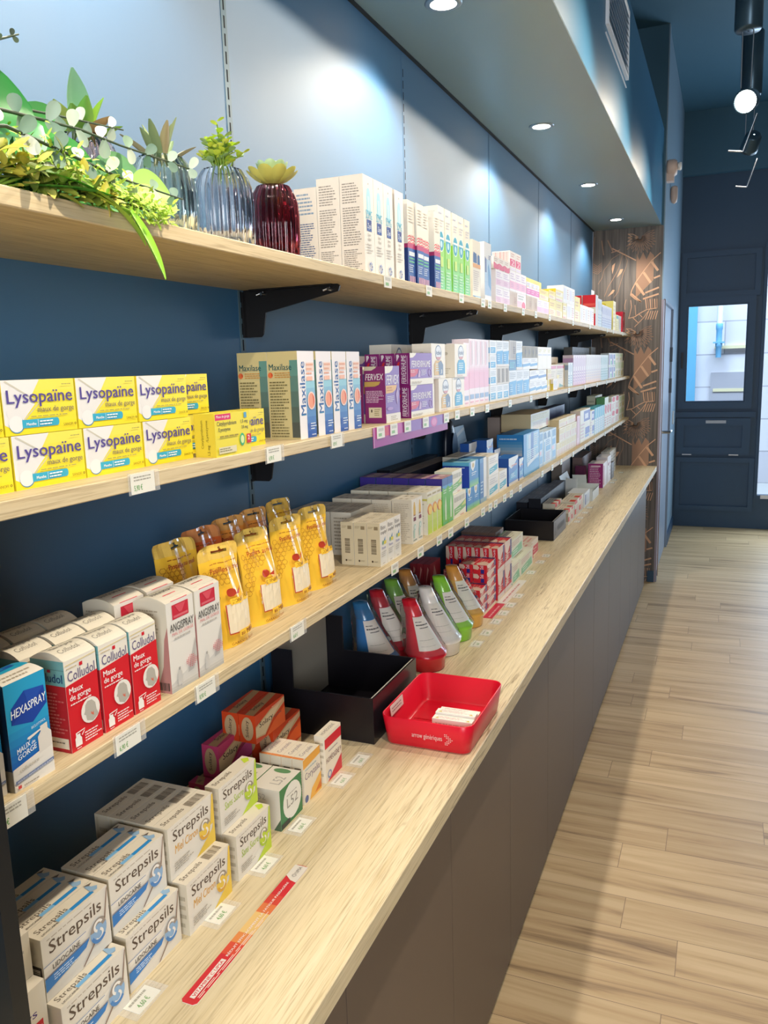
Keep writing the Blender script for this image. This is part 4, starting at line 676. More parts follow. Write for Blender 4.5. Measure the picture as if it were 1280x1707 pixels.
def d_redlow(): return dict(base='dfcfbc', front=[('r', 0, .05, 1, .62, 'cc3030'), ('l', .1, .15, .8, .5, 2, 'e8b4a8', 4)], top=[('r', 0, .85, 1, 1, 'c83030'), lines(.1, .1, .9, .8, 4, 'd89088', 5)], side=[lines(.1, .2, .9, .8, 4, 'b8a890', 3)])
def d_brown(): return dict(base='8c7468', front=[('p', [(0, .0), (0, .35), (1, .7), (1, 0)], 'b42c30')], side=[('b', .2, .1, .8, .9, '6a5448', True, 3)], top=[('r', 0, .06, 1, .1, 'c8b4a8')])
def d_orred(): return dict(base='d8d0bc', front=[('r', .0, .2, .35, .5, 'd8301c'), ('r', 0, .8, .6, 1, 'd84030'), ('l', .4, .1, .95, .7, 5, 'e09c94', 4)], side=[('r', .6, .2, 1, .75, 'a89c88')], top=[('r', .0, .0, .4, .4, 'd83a28'), lines(.1, .5, .9, .9, 2, 'b8a894', 4)])
def d_purple(): return dict(base='f0e6e6', fc='ece4e6', sc='a02a7c', front=[('r', .1, .1, .3, .9, 'b83a5c')], side=[('l', .1, .08, .9, .92, 12, 'e0b8d4', 4), ('r', .2, .86, .8, .92, 'eacfe0')], top=[])
def d_dys(): return dict(base='e2d9c8', fc='e8e0d2', front=[('t', 'dys', .42, .66, .8, .77, '5c4a86', .012), ('r', 0, .18, .9, .62, 'cf2a36'), ('t', 'ns', .42, .5, .66, .56, 'f0e6e2', .035), ('t', 'rge', .42, .41, .78, .48, 'f0e6e2', .035), ('r', .84, .47, .87, .57, 'f0d8d4'), ('e', .62, .31, .28, .1, 'cfc8bc'), ('t', 'à sucer', .2, .2, .68, .235, 'f0dcd8', .02)])
def d_white_med(): return dict(base='e9e4da', front=[lines(.08, .1, .9, .9, 4, 'c8b0a8', 4), ('p', [(.03, .1), (.12, .1), (.075, .5)], 'cdb860'), ('p', [(.86, .1), (.95, .1), (.905, .5)], 'cdb860')], side=[('r', .3, .05, .6, .95, 'e0b4b0')], top=[lines(.1, .2, .9, .8, 4, 'd0aca8', 5), ('p', [(.06, .15), (.16, .15), (.11, .5)], 'cdb860'), ('p', [(.84, .15), (.94, .15), (.89, .5)], 'cdb860')])

def R(key, dsg, y0, y1, n, z, h, d, x, desc, where, group=None, name='medicine_carton', cat='medicine box', gap=.0012, zb=None, jit=0, dome=0, rz=0):
    """n equal cartons side by side from y0 to y1, fronts at x"""
    w_ = (y1-y0)/n-gap; art = dsg; out = []
    for i in range(n):
        me = carton_mesh(key, w_, d, h, dome=dome, **art)
        o = link(name, me, None, (x+(jit*((i*7) % 3-1) if jit else 0), y0+i*(y1-y0)/n+gap/2, z), rz)
        tag(o, (pos(i, n)+desc+' '+where).strip(), cat, group or (desc+'s' if n > 1 else None)); out.append(o)
    return out

# ------------------------------------------------------------------ top shelf cartons
xf = .25
SO = d_somg()
R('spray_tall', SO, 1.5215, 1.6770, 3, Z1, .19, .05, xf, 'tall white nasal spray carton with cyan bottle', 'right of the vases', 'tall white nasal spray cartons')
R('spray_tall', SO, 1.6870, 1.7390, 1, Z1, .19, .05, xf, 'tall white spray carton with cyan bottle', 'next to the navy cartons', 'tall white nasal spray cartons')
R('spray_tall', SO, 1.5215, 1.5733, 1, Z1, .19, .05, .199, 'tall white text-covered carton', 'second row back beside the vases', 'tall white nasal spray cartons')
R('spray_tall', dict(SO, side=[lines(.1, .7, .9, .95, 6, '7c8ea0', 2), lines(.1, .02, .9, .62, 24, '4c5c80', 3)]), 1.5215, 1.5733, 1, Z1, .176, .05, .148, 'tall white carton with blue small print', 'farthest back, right of the plant vases', 'tall white nasal spray cartons')
NV = d_navy()
for i, (y, x) in enumerate(((1.762, .25), (1.8105, .254), (1.8585, .25), (1.926, .256))):
    R('spray_navy', NV, y, y+.0465, 1, Z1, .183, .045, x, ['leftmost', 'second', 'third', 'rightmost'][i]+' navy carton with red waves', 'on the top shelf', 'navy nasal spray cartons')
GR = d_green()
for i, y in enumerate((1.974, 2.028, 2.0895, 2.1395, 2.1975)):
    R('spray_green', GR, y, y+.0495, 1, Z1, .205, .05, .25, ['leftmost', 'second', 'third', 'fourth', 'rightmost'][i]+' tall green carton with blue oval', 'on the top shelf', 'green nasal spray cartons')
R('bottle_carton', d_bottle(), 2.272, 2.352, 1, Z1, .163, .05, .25, 'white carton with two navy bottles and orange band', 'right of the green cartons')
R('spray_pale', d_spraybl(), 2.394, 2.472, 1, Z1, .172, .05, .25, 'pale blue spray carton', 'on the top shelf left of the pink boxes')
W1 = 'on the top shelf'
for r in range(2): R('pink', d_pink(), 2.523, 2.703, 2, Z1+.0535*r, .053, .06, .25, ['lower', 'upper'][r]+' white and lilac box', 'beside the pale blue spray', 'white and lilac boxes')
R('crimson', d_crims(), 2.50, 2.703, 3, Z1+.107, .036, .06, .25, 'small crimson banded box', 'on top of the lilac stack', 'small crimson banded boxes')
R('stripe', d_stripes('dccab4', 'c49a88', 'b88c7c'), 2.705, 2.805, 1, Z1, .054, .06, .25, 'beige striped box end', 'under the pink columns, top shelf')
R('redcorner', d_redcorner(), 2.808, 2.945, 1, Z1, .054, .06, .25, 'white and pink box with red dot', 'under the pink columns, top shelf')
R('pinkcol', d_pink('eeb0cc'), 2.705, 2.945, 3, Z1+.0545, .066, .06, .25, 'pink and white box', 'above the red-dot box, top shelf', 'pink and white upright boxes')
R('two', d_two(), 2.705, 2.865, 2, Z1+.121, .061, .06, .25, 'white box with a big crimson 2', 'crowning the pink column', 'white boxes with a crimson 2')
R('stripe', d_stripes('d8c6a8', 'b09078', 'a0504c'), 2.952, 3.13, 2, Z1, .056, .06, .25, 'beige barcode-striped box end', 'below the magenta boxes, top shelf')
R('pinkcol', d_pink('e8b4dc'), 3.133, 3.355, 2, Z1, .056, .06, .25, 'white and violet-pink box', 'below the magenta boxes, top shelf')
R('magenta', d_magenta(), 2.952, 3.17, 3, Z1+.0565, .048, .06, .25, 'white box with magenta band', 'in the upper row of the top shelf', 'white boxes with magenta bands')
R('yellow', d_yellow(), 3.36, 3.655, 2, Z1, .07, .07, .25, 'cream and yellow box', 'in the bottom row, top shelf', 'cream and yellow boxes')
R('yellow', d_yellow(), 3.172, 3.348, 1, Z1+.0565, .04, .07, .25, 'flat yellow box', 'above the violet-pink boxes, top shelf')
R('yellow', d_yellow(), 3.134, 3.495, 2, Z1+.105, .04, .06, .19, 'yellow box', 'on the highest row behind, top shelf', 'yellow boxes at the back')
R('paleyel', d_paleyel(), 3.497, 3.66, 1, Z1+.0705, .05, .07, .25, 'pale yellow box', 'on the second row, top shelf')
R('yellow', d_yellow(), 3.352, 3.492, 1, Z1+.0705, .034, .07, .25, 'bright yellow box end', 'on the second row, top shelf')
R('paleyel', d_paleyel(), 3.662, 3.752, 1, Z1, .075, .07, .25, 'narrow yellow upright box', 'right of the cream and yellow boxes')
R('whitegrey', d_whitegrey(), 3.756, 3.965, 1, Z1, .075, .07, .25, 'white box with red print', 'under the white and grey boxes, top shelf')
R('whitegrey', d_whitegrey(), 3.664, 3.965, 2, Z1+.0755, .072, .07, .25, 'white and grey box', 'highest before the red carton', 'white and grey boxes')
R('yellow', d_yellow(), 3.97, 4.12, 1, Z1, .12, .05, .25, 'upright yellow box', 'left of the big red carton, top shelf')
R('whitegrey', d_whitegrey(), 4.125, 4.58, 3, Z1, .092, .06, .25, 'low white box', 'in front of the big red carton', 'low white boxes')
for i, x in enumerate((.25, .175)): R('redwhite', d_redwhite(), 4.64, 4.735, 1, Z1, .172, .07, x, 'big red and white carton, '+['front', 'back'][i]+' one', 'on the top shelf', 'big red and white cartons')
R('thinblue', d_thin('e4ecf2', 'd8e8f0', '7f9fc8'), 4.74, 4.885, 3, Z1, .158, .07, .25, 'thin white and blue carton', 'just right of the big red carton', 'thin white and blue cartons')
t = link('shelf_card', bmesh_box(-.002, 0, 0, 0, .1, .055, WHITE).mesh('shelf_card'), None, (.2, 4.83, Z1+.1585)); tag(t, 'small white card standing on top of the thin blue cartons', 'card')
R('thinviolet', d_thin('dfe0ee', 'c4d6ee', '5f6cb8'), 4.90, 5.33, 7, Z1, .135, .07, .25, 'thin violet-blue carton', 'left of the tall yellow carton', 'thin violet-blue cartons')
R('tallyel', dict(base='e2d470', front=[lines(.1, .1, .9, .9, 6, 'd8c8a0', 4)], side=[('e', .35, .88, .2, .06, 'd8c020')], fc='ece2b8'), 5.40, 5.53, 1, Z1, .185, .1, .25, 'tall pale yellow carton', 'near the far end of the top shelf')
R('tealtop', dict(base='eee8b8', front=[('r', .1, .78, .9, .95, '3fa8ac'), lines(.1, .1, .9, .65, 5, 'd8cc80', 4)]), 5.56, 5.70, 1, Z1, .108, .06, .25, 'small yellow box with teal top', 'near the far end of the top shelf')
R('whitegrey', d_whitegrey(), 5.71, 5.84, 1, Z1, .108, .06, .25, 'small white box', 'between teal and red boxes at the far end')
for r in range(2): R('redend', dict(base='c8203c', front=[('p', [(.1, .1), (.4, .4), (.9, .9), (.6, .3)], 'e4b8c0')]), 5.92, 6.06, 1, Z1+.073*r, .072, .06, .25, ['lower', 'upper'][r]+' red box', 'at the far end of the top shelf', 'red end boxes')
R('redend', dict(base='c8203c', front=[('p', [(.1, .1), (.4, .4), (.9, .9), (.6, .3)], 'e4b8c0')]), 5.74, 5.88, 1, Z1, .15, .06, .185, 'red box', 'behind the small white far-end box')

# ------------------------------------------------------------------ middle shelf cartons
LY = d_lyso()
def lo(y, z, x, lab): R('lyso', LY, y, y+.1025, 1, z, .057, .036, x, lab, '', 'yellow lozenge boxes', 'lozenge_box', 'lozenge box')
lo(.519, Z2, .236, 'yellow lozenge box cut by the left edge, lower row')
for i, y in enumerate((.6235, .727, .8315)): lo(y, Z2, .236, ['leftmost', 'second', 'third'][i]+' whole yellow lozenge box in the lower row')
lo(1.028, Z2, .235, 'lower-row yellow lozenge box right of the tablet carton')
lo(.514, Z2+.0575, .236, 'yellow lozenge box cut by the left edge, upper row')
for i, y in enumerate((.6175, .7215, .8265)): lo(y, Z2+.0575, .236, ['leftmost', 'second', 'third'][i]+' whole yellow lozenge box in the upper row')
for y, lab in ((.62, 'left'), (.725, 'middle'), (.93, 'right')): lo(y, Z2, .198, f'yellow lozenge box hidden behind the lower row, {lab}')
lo(.93, Z2+.0575, .199, 'upper yellow lozenge box set back at the right end')
R('cetyl', d_cetyl(), .9365, 1.0275, 1, Z2, .06, .034, .272, 'dull yellow generic tablet carton with red corner tab', 'before the lozenge boxes', None, 'tablet_carton', 'medicine box')
MX = d_maxi()
for i, y in enumerate((1.2065, 1.2735, 1.3365, 1.3985)): R('maxi', MX, y, y+.0605, 1, Z2, .147, .058, .258, pos(i, 4)+'throat syrup carton with blue fade', 'on the middle shelf', 'blue and white syrup cartons', 'syrup_carton')
R('maxi', MX, 1.2065, 1.267, 1, Z2, .147, .058, .1995, 'syrup carton standing behind the leftmost one', 'on the middle shelf', 'blue and white syrup cartons', 'syrup_carton')
R('fervex', d_fervex(), 1.569, 1.6505, 1, Z2, .118, .047, .265, 'upright purple sachet carton', 'right of the syrup cartons', None, 'sachet_carton')
R('fervex', d_fervex(), 1.57, 1.6515, 1, Z2, .118, .047, .214, 'upright purple sachet carton', 'behind the front purple carton', None, 'sachet_carton')
R('fervexd', dict(d_fervex(), sc='4a3038'), 1.69, 1.7715, 1, Z2, .142, .047, .150, 'dark taller sachet carton', 'at the wall behind the purple cartons', None, 'sachet_carton')
RH = d_rhume()
for i, x in enumerate((.262, .225, .188)):
    R('rhume', RH, 1.7245, 1.8865, 1, Z2+.0735, .072, .036, x, ['front', 'middle', 'back'][i]+' purple cold-tablet box', 'in the upper row', 'purple cold tablet boxes', 'tablet_box')
    R('rhume', RH, 1.7265, 1.8885, 1, Z2, .073, .036, x, ['front', 'middle', 'back'][i]+' purple cold-tablet box', 'in the lower row', 'purple cold tablet boxes', 'tablet_box')
A1, A2 = d_actif(True), d_actif(False)
R('actb', A2, 1.952, 2.062, 1, Z2, .083, .05, .252, 'white carton with yellow bottle shape', 'bottom row right of the purple boxes'); R('acta', A1, 2.065, 2.172, 1, Z2, .083, .05, .252, 'white carton with blue bottle shape', 'bottom row right of the purple boxes')
R('actb', A2, 1.90, 2.008, 1, Z2+.0835, .086, .05, .252, 'white carton with yellow bottle shape', 'upper row right of the purple boxes'); R('acta', A1, 2.076, 2.186, 1, Z2+.0835, .087, .05, .256, 'white carton with blue bottle shape', 'upper row right of the purple boxes')
R('actb', A2, 1.93, 2.26, 3, Z2, .172, .06, .135, 'tall white carton', 'at the wall behind the purple and white boxes', 'tall white cartons behind')
R('tube', d_tube(), 2.176, 2.225, 1, Z2, .175, .05, .25, 'pink and white tall carton', 'directly right of the blue bottle cartons')
R('tube', d_tube(), 2.227, 2.434, 4, Z2, .187, .05, .25, 'tall pink carton', 'in the pink row of the middle shelf', 'tall pink cartons')
W2 = 'left of the three tall blue boxes'
R('bluelow', d_blue_low(), 2.447, 2.690, 3, Z2, .05, .06, .25, 'small white and blue box', 'bottom row, '+W2, 'small white and blue boxes')
R('bluelow', d_blue_low(), 2.447, 2.528, 1, Z2+.0505, .048, .06, .25, 'small white and blue box', 'second row, '+W2); R('bluelow', d_blue_low(), 2.447, 2.528, 1, Z2+.099, .044, .06, .25, 'small white and blue box', 'third row, '+W2)
R('barc', dict(base='ded2c0', front=[('b', .15, .1, .85, .9, '9a8c78', False, 5)]), 2.53, 2.69, 3, Z2+.0505, .055, .06, .25, 'beige barcode box end', 'second row, '+W2, 'beige barcode box ends')
R('bluelow', d_blue_low(), 2.447, 2.528, 1, Z2+.1435, .044, .06, .25, 'small white and blue box', 'topmost, '+W2)
R('bluetall', d_blue_tall(), 2.53, 2.69, 2, Z2+.106, .082, .06, .25, 'white and deep blue box', 'top row, '+W2, 'white and deep blue boxes')
R('bluetall', d_blue_tall(), 2.693, 3.0, 3, Z2, .092, .06, .25, 'tall white-topped blue box', 'at the middle of the middle shelf', 'tall white-topped blue boxes')
R('dkblue', dict(base='1f6f9c', front=[('l', .1, .2, .9, .8, 4, '5cc0c8', 4)]), 2.693, 2.79, 1, Z2+.0925, .034, .06, .25, 'dark teal-blue box', 'on the tall white-topped blue boxes')
R('stripe', d_stripes('c8bcac', '7c6c60', '9a8c80'), 2.693, 2.79, 1, Z2+.127, .064, .06, .25, 'grey-brown striped box end', 'above the dark teal-blue box')
R('bluetall', d_blue_tall(), 2.793, 2.885, 1, Z2+.0925, .098, .06, .25, 'white and blue box', 'standing on the third tall blue box')
R('band', d_band(), 3.005, 3.326, 3, Z2, .045, .06, .25, 'white box with blue band', 'bottom row right of the tall blue boxes', 'white boxes with blue bands')
R('band', d_band('4a74b8'), 3.005, 3.31, 2, Z2+.0455, .042, .06, .25, 'white box with blue band', 'second row right of the tall blue boxes', 'white boxes with blue bands')
R('band', d_band(), 2.89, 3.14, 2, Z2+.0925, .04, .06, .25, 'white box with blue band', 'third row over the tall blue boxes', 'white boxes with blue bands')
R('gold', d_stripes('a08a48', '5c4a24', '7c6830'), 2.89, 3.142, 4, Z2+.133, .042, .06, .25, 'gold-brown box end', 'in the top row of the middle shelf', 'gold-brown box ends')
R('cream', dict(base='f0eadc', front=[('r', .05, .62, .95, .68, 'c8ccd8'), ('l', .2, .75, .8, .9, 2, 'd8d090', 4)]), 3.146, 3.41, 3, Z2+.0885, .086, .06, .25, 'tall white and cream carton', 'right of the gold-brown box ends', 'tall white and cream cartons')
R('cream2', d_cream(), 3.33, 3.41, 1, Z2+.0455, .0425, .06, .25, 'cream box', 'under the rightmost tall cream carton')
R('yelend', d_yellow(), 3.33, 3.40, 1, Z2, .045, .06, .25, 'small yellow box', 'below the cream carton, middle shelf'); R('whitegrey', d_whitegrey(), 3.405, 3.50, 1, Z2, .045, .05, .26, 'small white box with purple mark', 'beside the small yellow box')
R('beige', dict(base='e4d4b4', front=[('r', .02, .83, .95, .95, 'd04a64'), ('l', .1, .4, .9, .75, 4, 'c8b890', 4), ('p', [(.3, .05), (.35, .2), (.95, .05)], '5c9c84'), ('r', .02, .42, .3, .56, 'e2cc40')]), 3.42, 3.80, 2, Z2, .104, .05, .235, 'wide beige box with red strip', 'on the middle shelf', 'wide beige boxes')
R('beige2', d_plain('e2d6c2', 'b8a890'), 3.42, 3.93, 2, Z2, .138, .05, .18, 'tall beige carton', 'behind the wide beige boxes', 'tall beige cartons')
R('thinw', d_thin('e8ecec', 'd8ece8', '6c90b8'), 3.81, 3.935, 2, Z2, .11, .05, .25, 'thin white and blue carton', 'right of the wide beige boxes', 'thin white and blue cartons, middle shelf')
R('thinp', d_thin('eedde6', 'e8b8d4', 'b07cb8'), 3.945, 4.33, 6, Z2, .145, .05, .25, 'thin lilac carton', 'in the long thin row, middle shelf', 'thin lilac cartons')
R('thino', d_thin('f0ecea', 'f0c8ac', 'c8b8c8'), 4.335, 4.89, 8, Z2, .147, .05, .25, 'thin white carton with orange foot', 'middle shelf', 'thin cartons with orange feet')
R('thing', d_thin('e6f0f0', 'bcd8e4', '4c9c98'), 4.895, 5.20, 5, Z2, .147, .05, .25, 'thin white carton with green stripe', 'middle shelf', 'thin cartons with green stripes')
for r in range(2): R('hv', dict(base='e8ecec', front=[('r', .05, .1, .3, .9, '6c5cb0'), ('r', .5, .55, .85, .9, '4f70b8'), ('r', .6, .1, .9, .4, '58b098')]), 5.23, 5.56, 2, Z2+.08*r, .079, .05, .25, ['lower', 'upper'][r]+' white and violet box', 'near the far end of the middle shelf', 'white and violet boxes')
R('herb', d_herb(), 5.57, 5.85, 2, Z2, .11, .05, .25, 'white box with green leaves', 'far end of the middle shelf', 'white boxes with green leaves')
R('herb', d_herb(), 5.57, 5.98, 2, Z2+.1105, .05, .05, .25, 'low cream box', 'on the white leaf boxes, far end', 'low cream boxes')
R('herb', d_herb(), 5.86, 6.05, 1, Z2, .11, .05, .25, 'cream carton with brown mark', 'last on the middle shelf')
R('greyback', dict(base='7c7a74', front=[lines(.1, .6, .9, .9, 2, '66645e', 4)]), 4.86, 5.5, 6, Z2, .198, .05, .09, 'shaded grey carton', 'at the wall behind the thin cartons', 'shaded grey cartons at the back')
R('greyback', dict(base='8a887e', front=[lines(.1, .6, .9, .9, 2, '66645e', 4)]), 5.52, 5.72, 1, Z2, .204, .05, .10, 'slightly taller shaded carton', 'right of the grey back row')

# ------------------------------------------------------------------ lowest shelf: throat sprays
HX = d_hexa()
R('hexa', HX, .5505, .605, 1, Z3, .114, .045, .267, 'bright blue throat spray carton', 'at the left end of the lowest shelf', 'blue throat spray cartons', 'spray_carton', dome=.004)
R('hexa', HX, .4945, .549, 1, Z3, .110, .045, .259, 'blue spray carton cut by the left edge', 'on the lowest shelf', 'blue throat spray cartons', 'spray_carton', dome=.004)
CO = d_colludol()
for r, x in enumerate((.259, .208, .157)):
    for i, y in enumerate((.6385, .6925, .7455)):
        R('collu', CO, y-.012*r, y+.0505-.012*r, 1, Z3, .107, .048, x, pos(i, 3)+'red and white throat spray carton', ['in the front row', 'in the second row', 'in the back row'][r], 'red and white throat spray cartons', 'spray_carton', dome=.009)
AN = d_angi()
for i, y in enumerate((.8145, .8765)): R('angi', AN, y, y+.0595, 1, Z3, .122, .052, .262, ['left', 'right'][i]+' white throat spray carton with red square', 'in front row', 'white throat spray cartons', 'spray_carton', dome=.007)
for i, y in enumerate((.79, .855)): R('angi', AN, y, y+.0595, 1, Z3, .122, .052, .2, ['left', 'right'][i]+' white throat spray carton', 'standing behind the front pair', 'white throat spray cartons', 'spray_carton', dome=.007)

# ------------------------------------------------------------------ honey sweet pouches
def pouch(loc, rz, label, base, deep, wide=.088, tall=.158, bulge=.017, name='sweet_pouch', seed=1):
    R_ = random.Random(seed); ph = R_.random()*6
    def P(u, v, side, e=0):
        uu = u-.5; t = bulge*(1-v)**.75*(1-(2*uu)**2*.96)**.7*(1 if v < .97 else .2)+.0006
        wv = wide*(1 if v < .95 else 1-.12*((v-.95)/.05)**2)*(1-.03*math.sin(PI*v))
        lean = -.012*v*v + .0035*math.sin(6*v+ph)*v + .003*math.sin(9*uu+ph)*v
        wr = .0016*math.sin(21*uu+9*v+ph)*min(1, v*3)
        zz = tall*v - .003*(2*uu)**2*max(0, v-.8)/.2
        return (lean+(t+e+wr if side > 0 else -t), uu*wv, max(0, zz) + (0 if v > .03 else .0))
    t = thing(name, label, 'sweet bag', loc, rz, 'honey sweet pouches')
    film = mat('pouch_film_'+base, base, rough=.3, spec=.5, coat=.5)
    b = MB(); n, q = 16, 20
    for side in (1, -1): b.grid([[P(a/n, c/q*.86, side) for a in range(n+1)] for c in range(q+1)], film, flip=side < 0)
    b.face([P(a/n, 0, 1) for a in range(n+1)]+[P(1-a/n, 0, -1) for a in range(n+1)], film)
    for u in (0, 1): b.grid([[P(u, c/q*.86, 1) for c in range(q+1)], [P(u, c/q*.86, -1) for c in range(q+1)]], film)
    DK = deep; ops = []
    for a in range(5):                                     # honeycomb outline down the left side
        for c in range(9):
            cx = .08+a*.1+(c % 2)*.05; cy = .36+c*.047
            if a > 1+(c > 5)*3 - (c < 2): continue
            ops.append(('o', cx, cy, .056, .031, .13, 6, DK))
    ops += [('t', 'Pastilles au miel', .16, .74, .86, .79, 'a8382a', .02), ('l', .16, .82, .86, .84, 1, DK, 3),
            ('e', .5, .53, .1, .04, 'b8402a'), ('p', [(.58, .51), (.72, .54), (.78, .57), (.7, .5)], 'b8402a'),
            ('r', .3, .15, .95, .43, 'e9d8b8'), ('r', .3, .15, .318, .43, 'b8382a'), ('r', .3, .14, .5, .15, 'b8382a'),
            ('r', .42, .415, .98, .475, base), ('t', 'CONFISERIE', .45, .425, .96, .46, 'a06a20', .01, 0, 0, .02), ('r', .5, .1, .98, .16, base), ('t', 'au MIEL', .54, .108, .96, .15, '8c3a20', .02),
            ('t', 'GARANTIE SANS', .3, .04, .92, .065, 'a05c1c', .012)]
    draw(b, lambda u, v, e: P(u, v*.86/.86 if v < .86 else v, 1, e*2+.0003), ops, curved=True)
    bag = link('bag', b.mesh('bag'), t)
    w_ = MB(); R2 = random.Random(seed+3)                   # pale sweets seen behind the clear window
    for k in range(14):
        u, v = R2.uniform(.38, .88), R2.uniform(.2, .38); p = P(u, v, 1, .0011)
        m = mat('honey_sweet_%d' % (k % 3), ['ecd9b0', 'e2c48e', 'f0e4c8'][k % 3], rough=.25); s = .006
        pts = [P(u+.055*math.cos(a*PI/3+k), v+.03*math.sin(a*PI/3+k), 1, .0022+.00003*k) for a in range(6)]; w_.face(pts, m)
    link('sweets_window', w_.mesh('sweets_window'), bag)
    h = MB(); clear = mat('clear_tab_'+base, mixhex(base, 'd8bc84', .45), rough=.2, spec=.6, coat=.4)
    nu = 15
    for side in (1, -1):
        rows = [[P(a/nu, .86+.14*c/5, side) for a in range(nu+1)] for c in range(6)]
        for c in range(5):
            for a in range(nu):
                if c in (2,) and 5 <= a <= 9 or c == 3 and a == 7: continue       # hanging hole
                h.face([rows[c][a], rows[c][a+1], rows[c+1][a+1], rows[c+1][a]], clear, True)
    link('hang_tab', h.mesh('hang_tab'), t)
YB, OB, RB = 'f8c63e', 'eb9c46', 'd86a34'
for i, (x, y) in enumerate(((.222, 1.008), (.212, 1.125), (.205, 1.243), (.203, 1.350))):
    pouch((x, y, Z3), -.16, ['leftmost', 'second', 'third', 'rightmost'][i]+' yellow honey sweet pouch in the front row', YB, 'b5742a', seed=i+1)
for i, (x, y, c) in enumerate(((.135, 1.015, YB), (.115, 1.115, RB), (.105, 1.21, OB), (.105, 1.30, OB), (.10, 1.41, YB))):
    pouch((x, y, Z3), -.1, ['leftmost pouch, amber', 'second pouch, red-orange', 'third pouch, orange', 'fourth pouch, orange', 'rightmost pouch, amber'][i]+', in the back row of honey sweets', c, '9c5a20', seed=i+11)

# ------------------------------------------------------------------ lowest shelf: right half
RT = d_rhino()
for c, x in enumerate((.262, .2315, .201)):
    R('rhino', RT, 1.5225, 1.6425, 3, Z3, .093, .0295, x, 'beige tablet carton', ['in the front file', 'in the middle file', 'in the wall-side file'][c]+' beside the pouches', 'beige tablet cartons')
PW = d_plain('ddd4c2', 'a89c88')
for c, x in enumerate((.16, .108, .056)):
    R('plainw', PW, 1.60, 1.726, 2, Z3, .098, .05, x, 'plain white carton', ['nearest the front', 'midway back', 'against the wall'][c]+', behind the beige cartons', 'plain white cartons')
GD = d_gold()
R('goldb', GD, 1.745, 1.819, 2, Z3, .106, .05, .25, 'white carton with gold bottle', 'in the front row', 'white cartons with gold bottles')
for c, x in enumerate((.198, .146, .094)): R('goldb', GD, 1.745, 1.819, 2, Z3, .104, .05, x, 'white carton', ['second row', 'third row', 'fourth row'][c]+' behind the gold bottles', 'white cartons with gold bottles')
YG = d_yg()
R('yg', YG, 1.852, 1.964, 3, Z3, .107, .05, .25, 'yellow-green carton with orange swirl', 'in the front row', 'yellow-green cartons')
for c, x in enumerate((.198, .146, .094)): R('yg', YG, 1.852, 1.964, 3, Z3, .107, .05, x, 'pale-topped carton', ['second row', 'third row', 'fourth row'][c]+' behind the orange swirls', 'yellow-green cartons')
GB = d_greenb()
R('greenb', GB, 1.971, 2.06, 2, Z3, .124, .045, .25, 'bright green carton with navy top', 'in the front row', 'green cartons with navy tops')
for c, x in enumerate((.203, .156, .109, .062)): R('greenb', GB, 1.971, 2.06, 2, Z3, .124, .045, x, 'navy-topped carton', ['second', 'third', 'fourth', 'fifth'][c]+' row behind the bright green pair', 'green cartons with navy tops')
HY = d_hydra()
R('hydra', HY, 2.066, 2.180, 1, Z3, .067, .05, .25, 'white and green wash carton', 'lower of the pair'); R('hydra', HY, 2.070, 2.16, 1, Z3+.0675, .062, .05, .245, 'white and green wash carton', 'upper of the pair')
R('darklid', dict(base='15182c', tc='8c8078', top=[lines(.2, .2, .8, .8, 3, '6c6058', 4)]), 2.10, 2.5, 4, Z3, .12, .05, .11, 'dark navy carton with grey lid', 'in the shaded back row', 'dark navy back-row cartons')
SHD = d_shield()
R('shield', SHD, 2.187, 2.32, 2, Z3, .064, .06, .25, 'blue carton with white shield', 'in the lower pair', 'blue cartons with white shields')
R('shield', SHD, 2.215, 2.31, 1, Z3+.0645, .073, .08, .25, 'blue carton with white shield and navy side', 'on top of the pair', 'blue cartons with white shields')
R('slimb', d_slimblue(), 2.326, 2.398, 1, Z3, .135, .07, .25, 'slim blue and white carton', 'right of the shield cartons')
for r in range(2): R('teal', d_teal(), 2.424, 2.543, 1, Z3+.0655*r, .065, .07, .25, ['lower', 'upper'][r]+' white carton with teal flash', 'right of the slim blue one', 'white cartons with teal flash')
R('tealb', d_plain('e6dfd0', 'c0b8a8'), 2.35, 2.54, 3, Z3, .136, .05, .175, 'white carton with beige lid', 'behind the teal flash pair', 'white cartons with beige lids')
R('teal', d_teal(), 2.553, 2.656, 1, Z3, .067, .06, .25, 'white and teal carton', 'left of the blue wave carton')
BW = d_bluewave()
R('bwave', BW, 2.68, 2.818, 1, Z3, .095, .05, .25, 'blue carton with white wave', 'on the lowest shelf'); R('bwave', BW, 2.824, 2.892, 1, Z3, .078, .05, .252, 'small blue carton with white wave', 'left of the big blue display')
for r in range(2): R('bwave', BW, 2.60, 2.68, 1, Z3+.083*r, .082, .05, .196, ['lower', 'upper'][r]+' blue and white carton', 'stacked behind the teal carton', 'stacked blue cartons')
R('bwave', BW, 2.50, 2.59, 1, Z3, .163, .03, .165, 'tall blue and white carton', 'behind the stacked blue pair'); R('bwave', BW, 2.72, 2.80, 1, Z3, .12, .04, .19, 'blue carton', 'just behind the blue wave carton')
o = R('bigblue', d_bigblue(), 2.905, 3.178, 1, Z3, .156, .10, .25, 'big blue display carton with large letter R', 'on the lowest shelf', None, 'display_carton')
R('pb', d_bluepale(), 3.182, 3.25, 1, Z3, .14, .05, .25, 'narrow pale blue carton', 'right of the blue display')
R('windows', d_windows(), 3.255, 3.43, 1, Z3, .136, .05, .25, 'pale blue carton with two dark windows', 'on the lowest shelf'); R('pb', d_bluepale(), 3.433, 3.528, 1, Z3, .136, .05, .25, 'pale blue spotted carton', 'right of the dark windows carton')
R('creamtop', d_cream(), 3.205, 3.585, 1, Z3+.1405, .07, .12, .21, 'cream carton', 'lying on top of the pale blue ones')
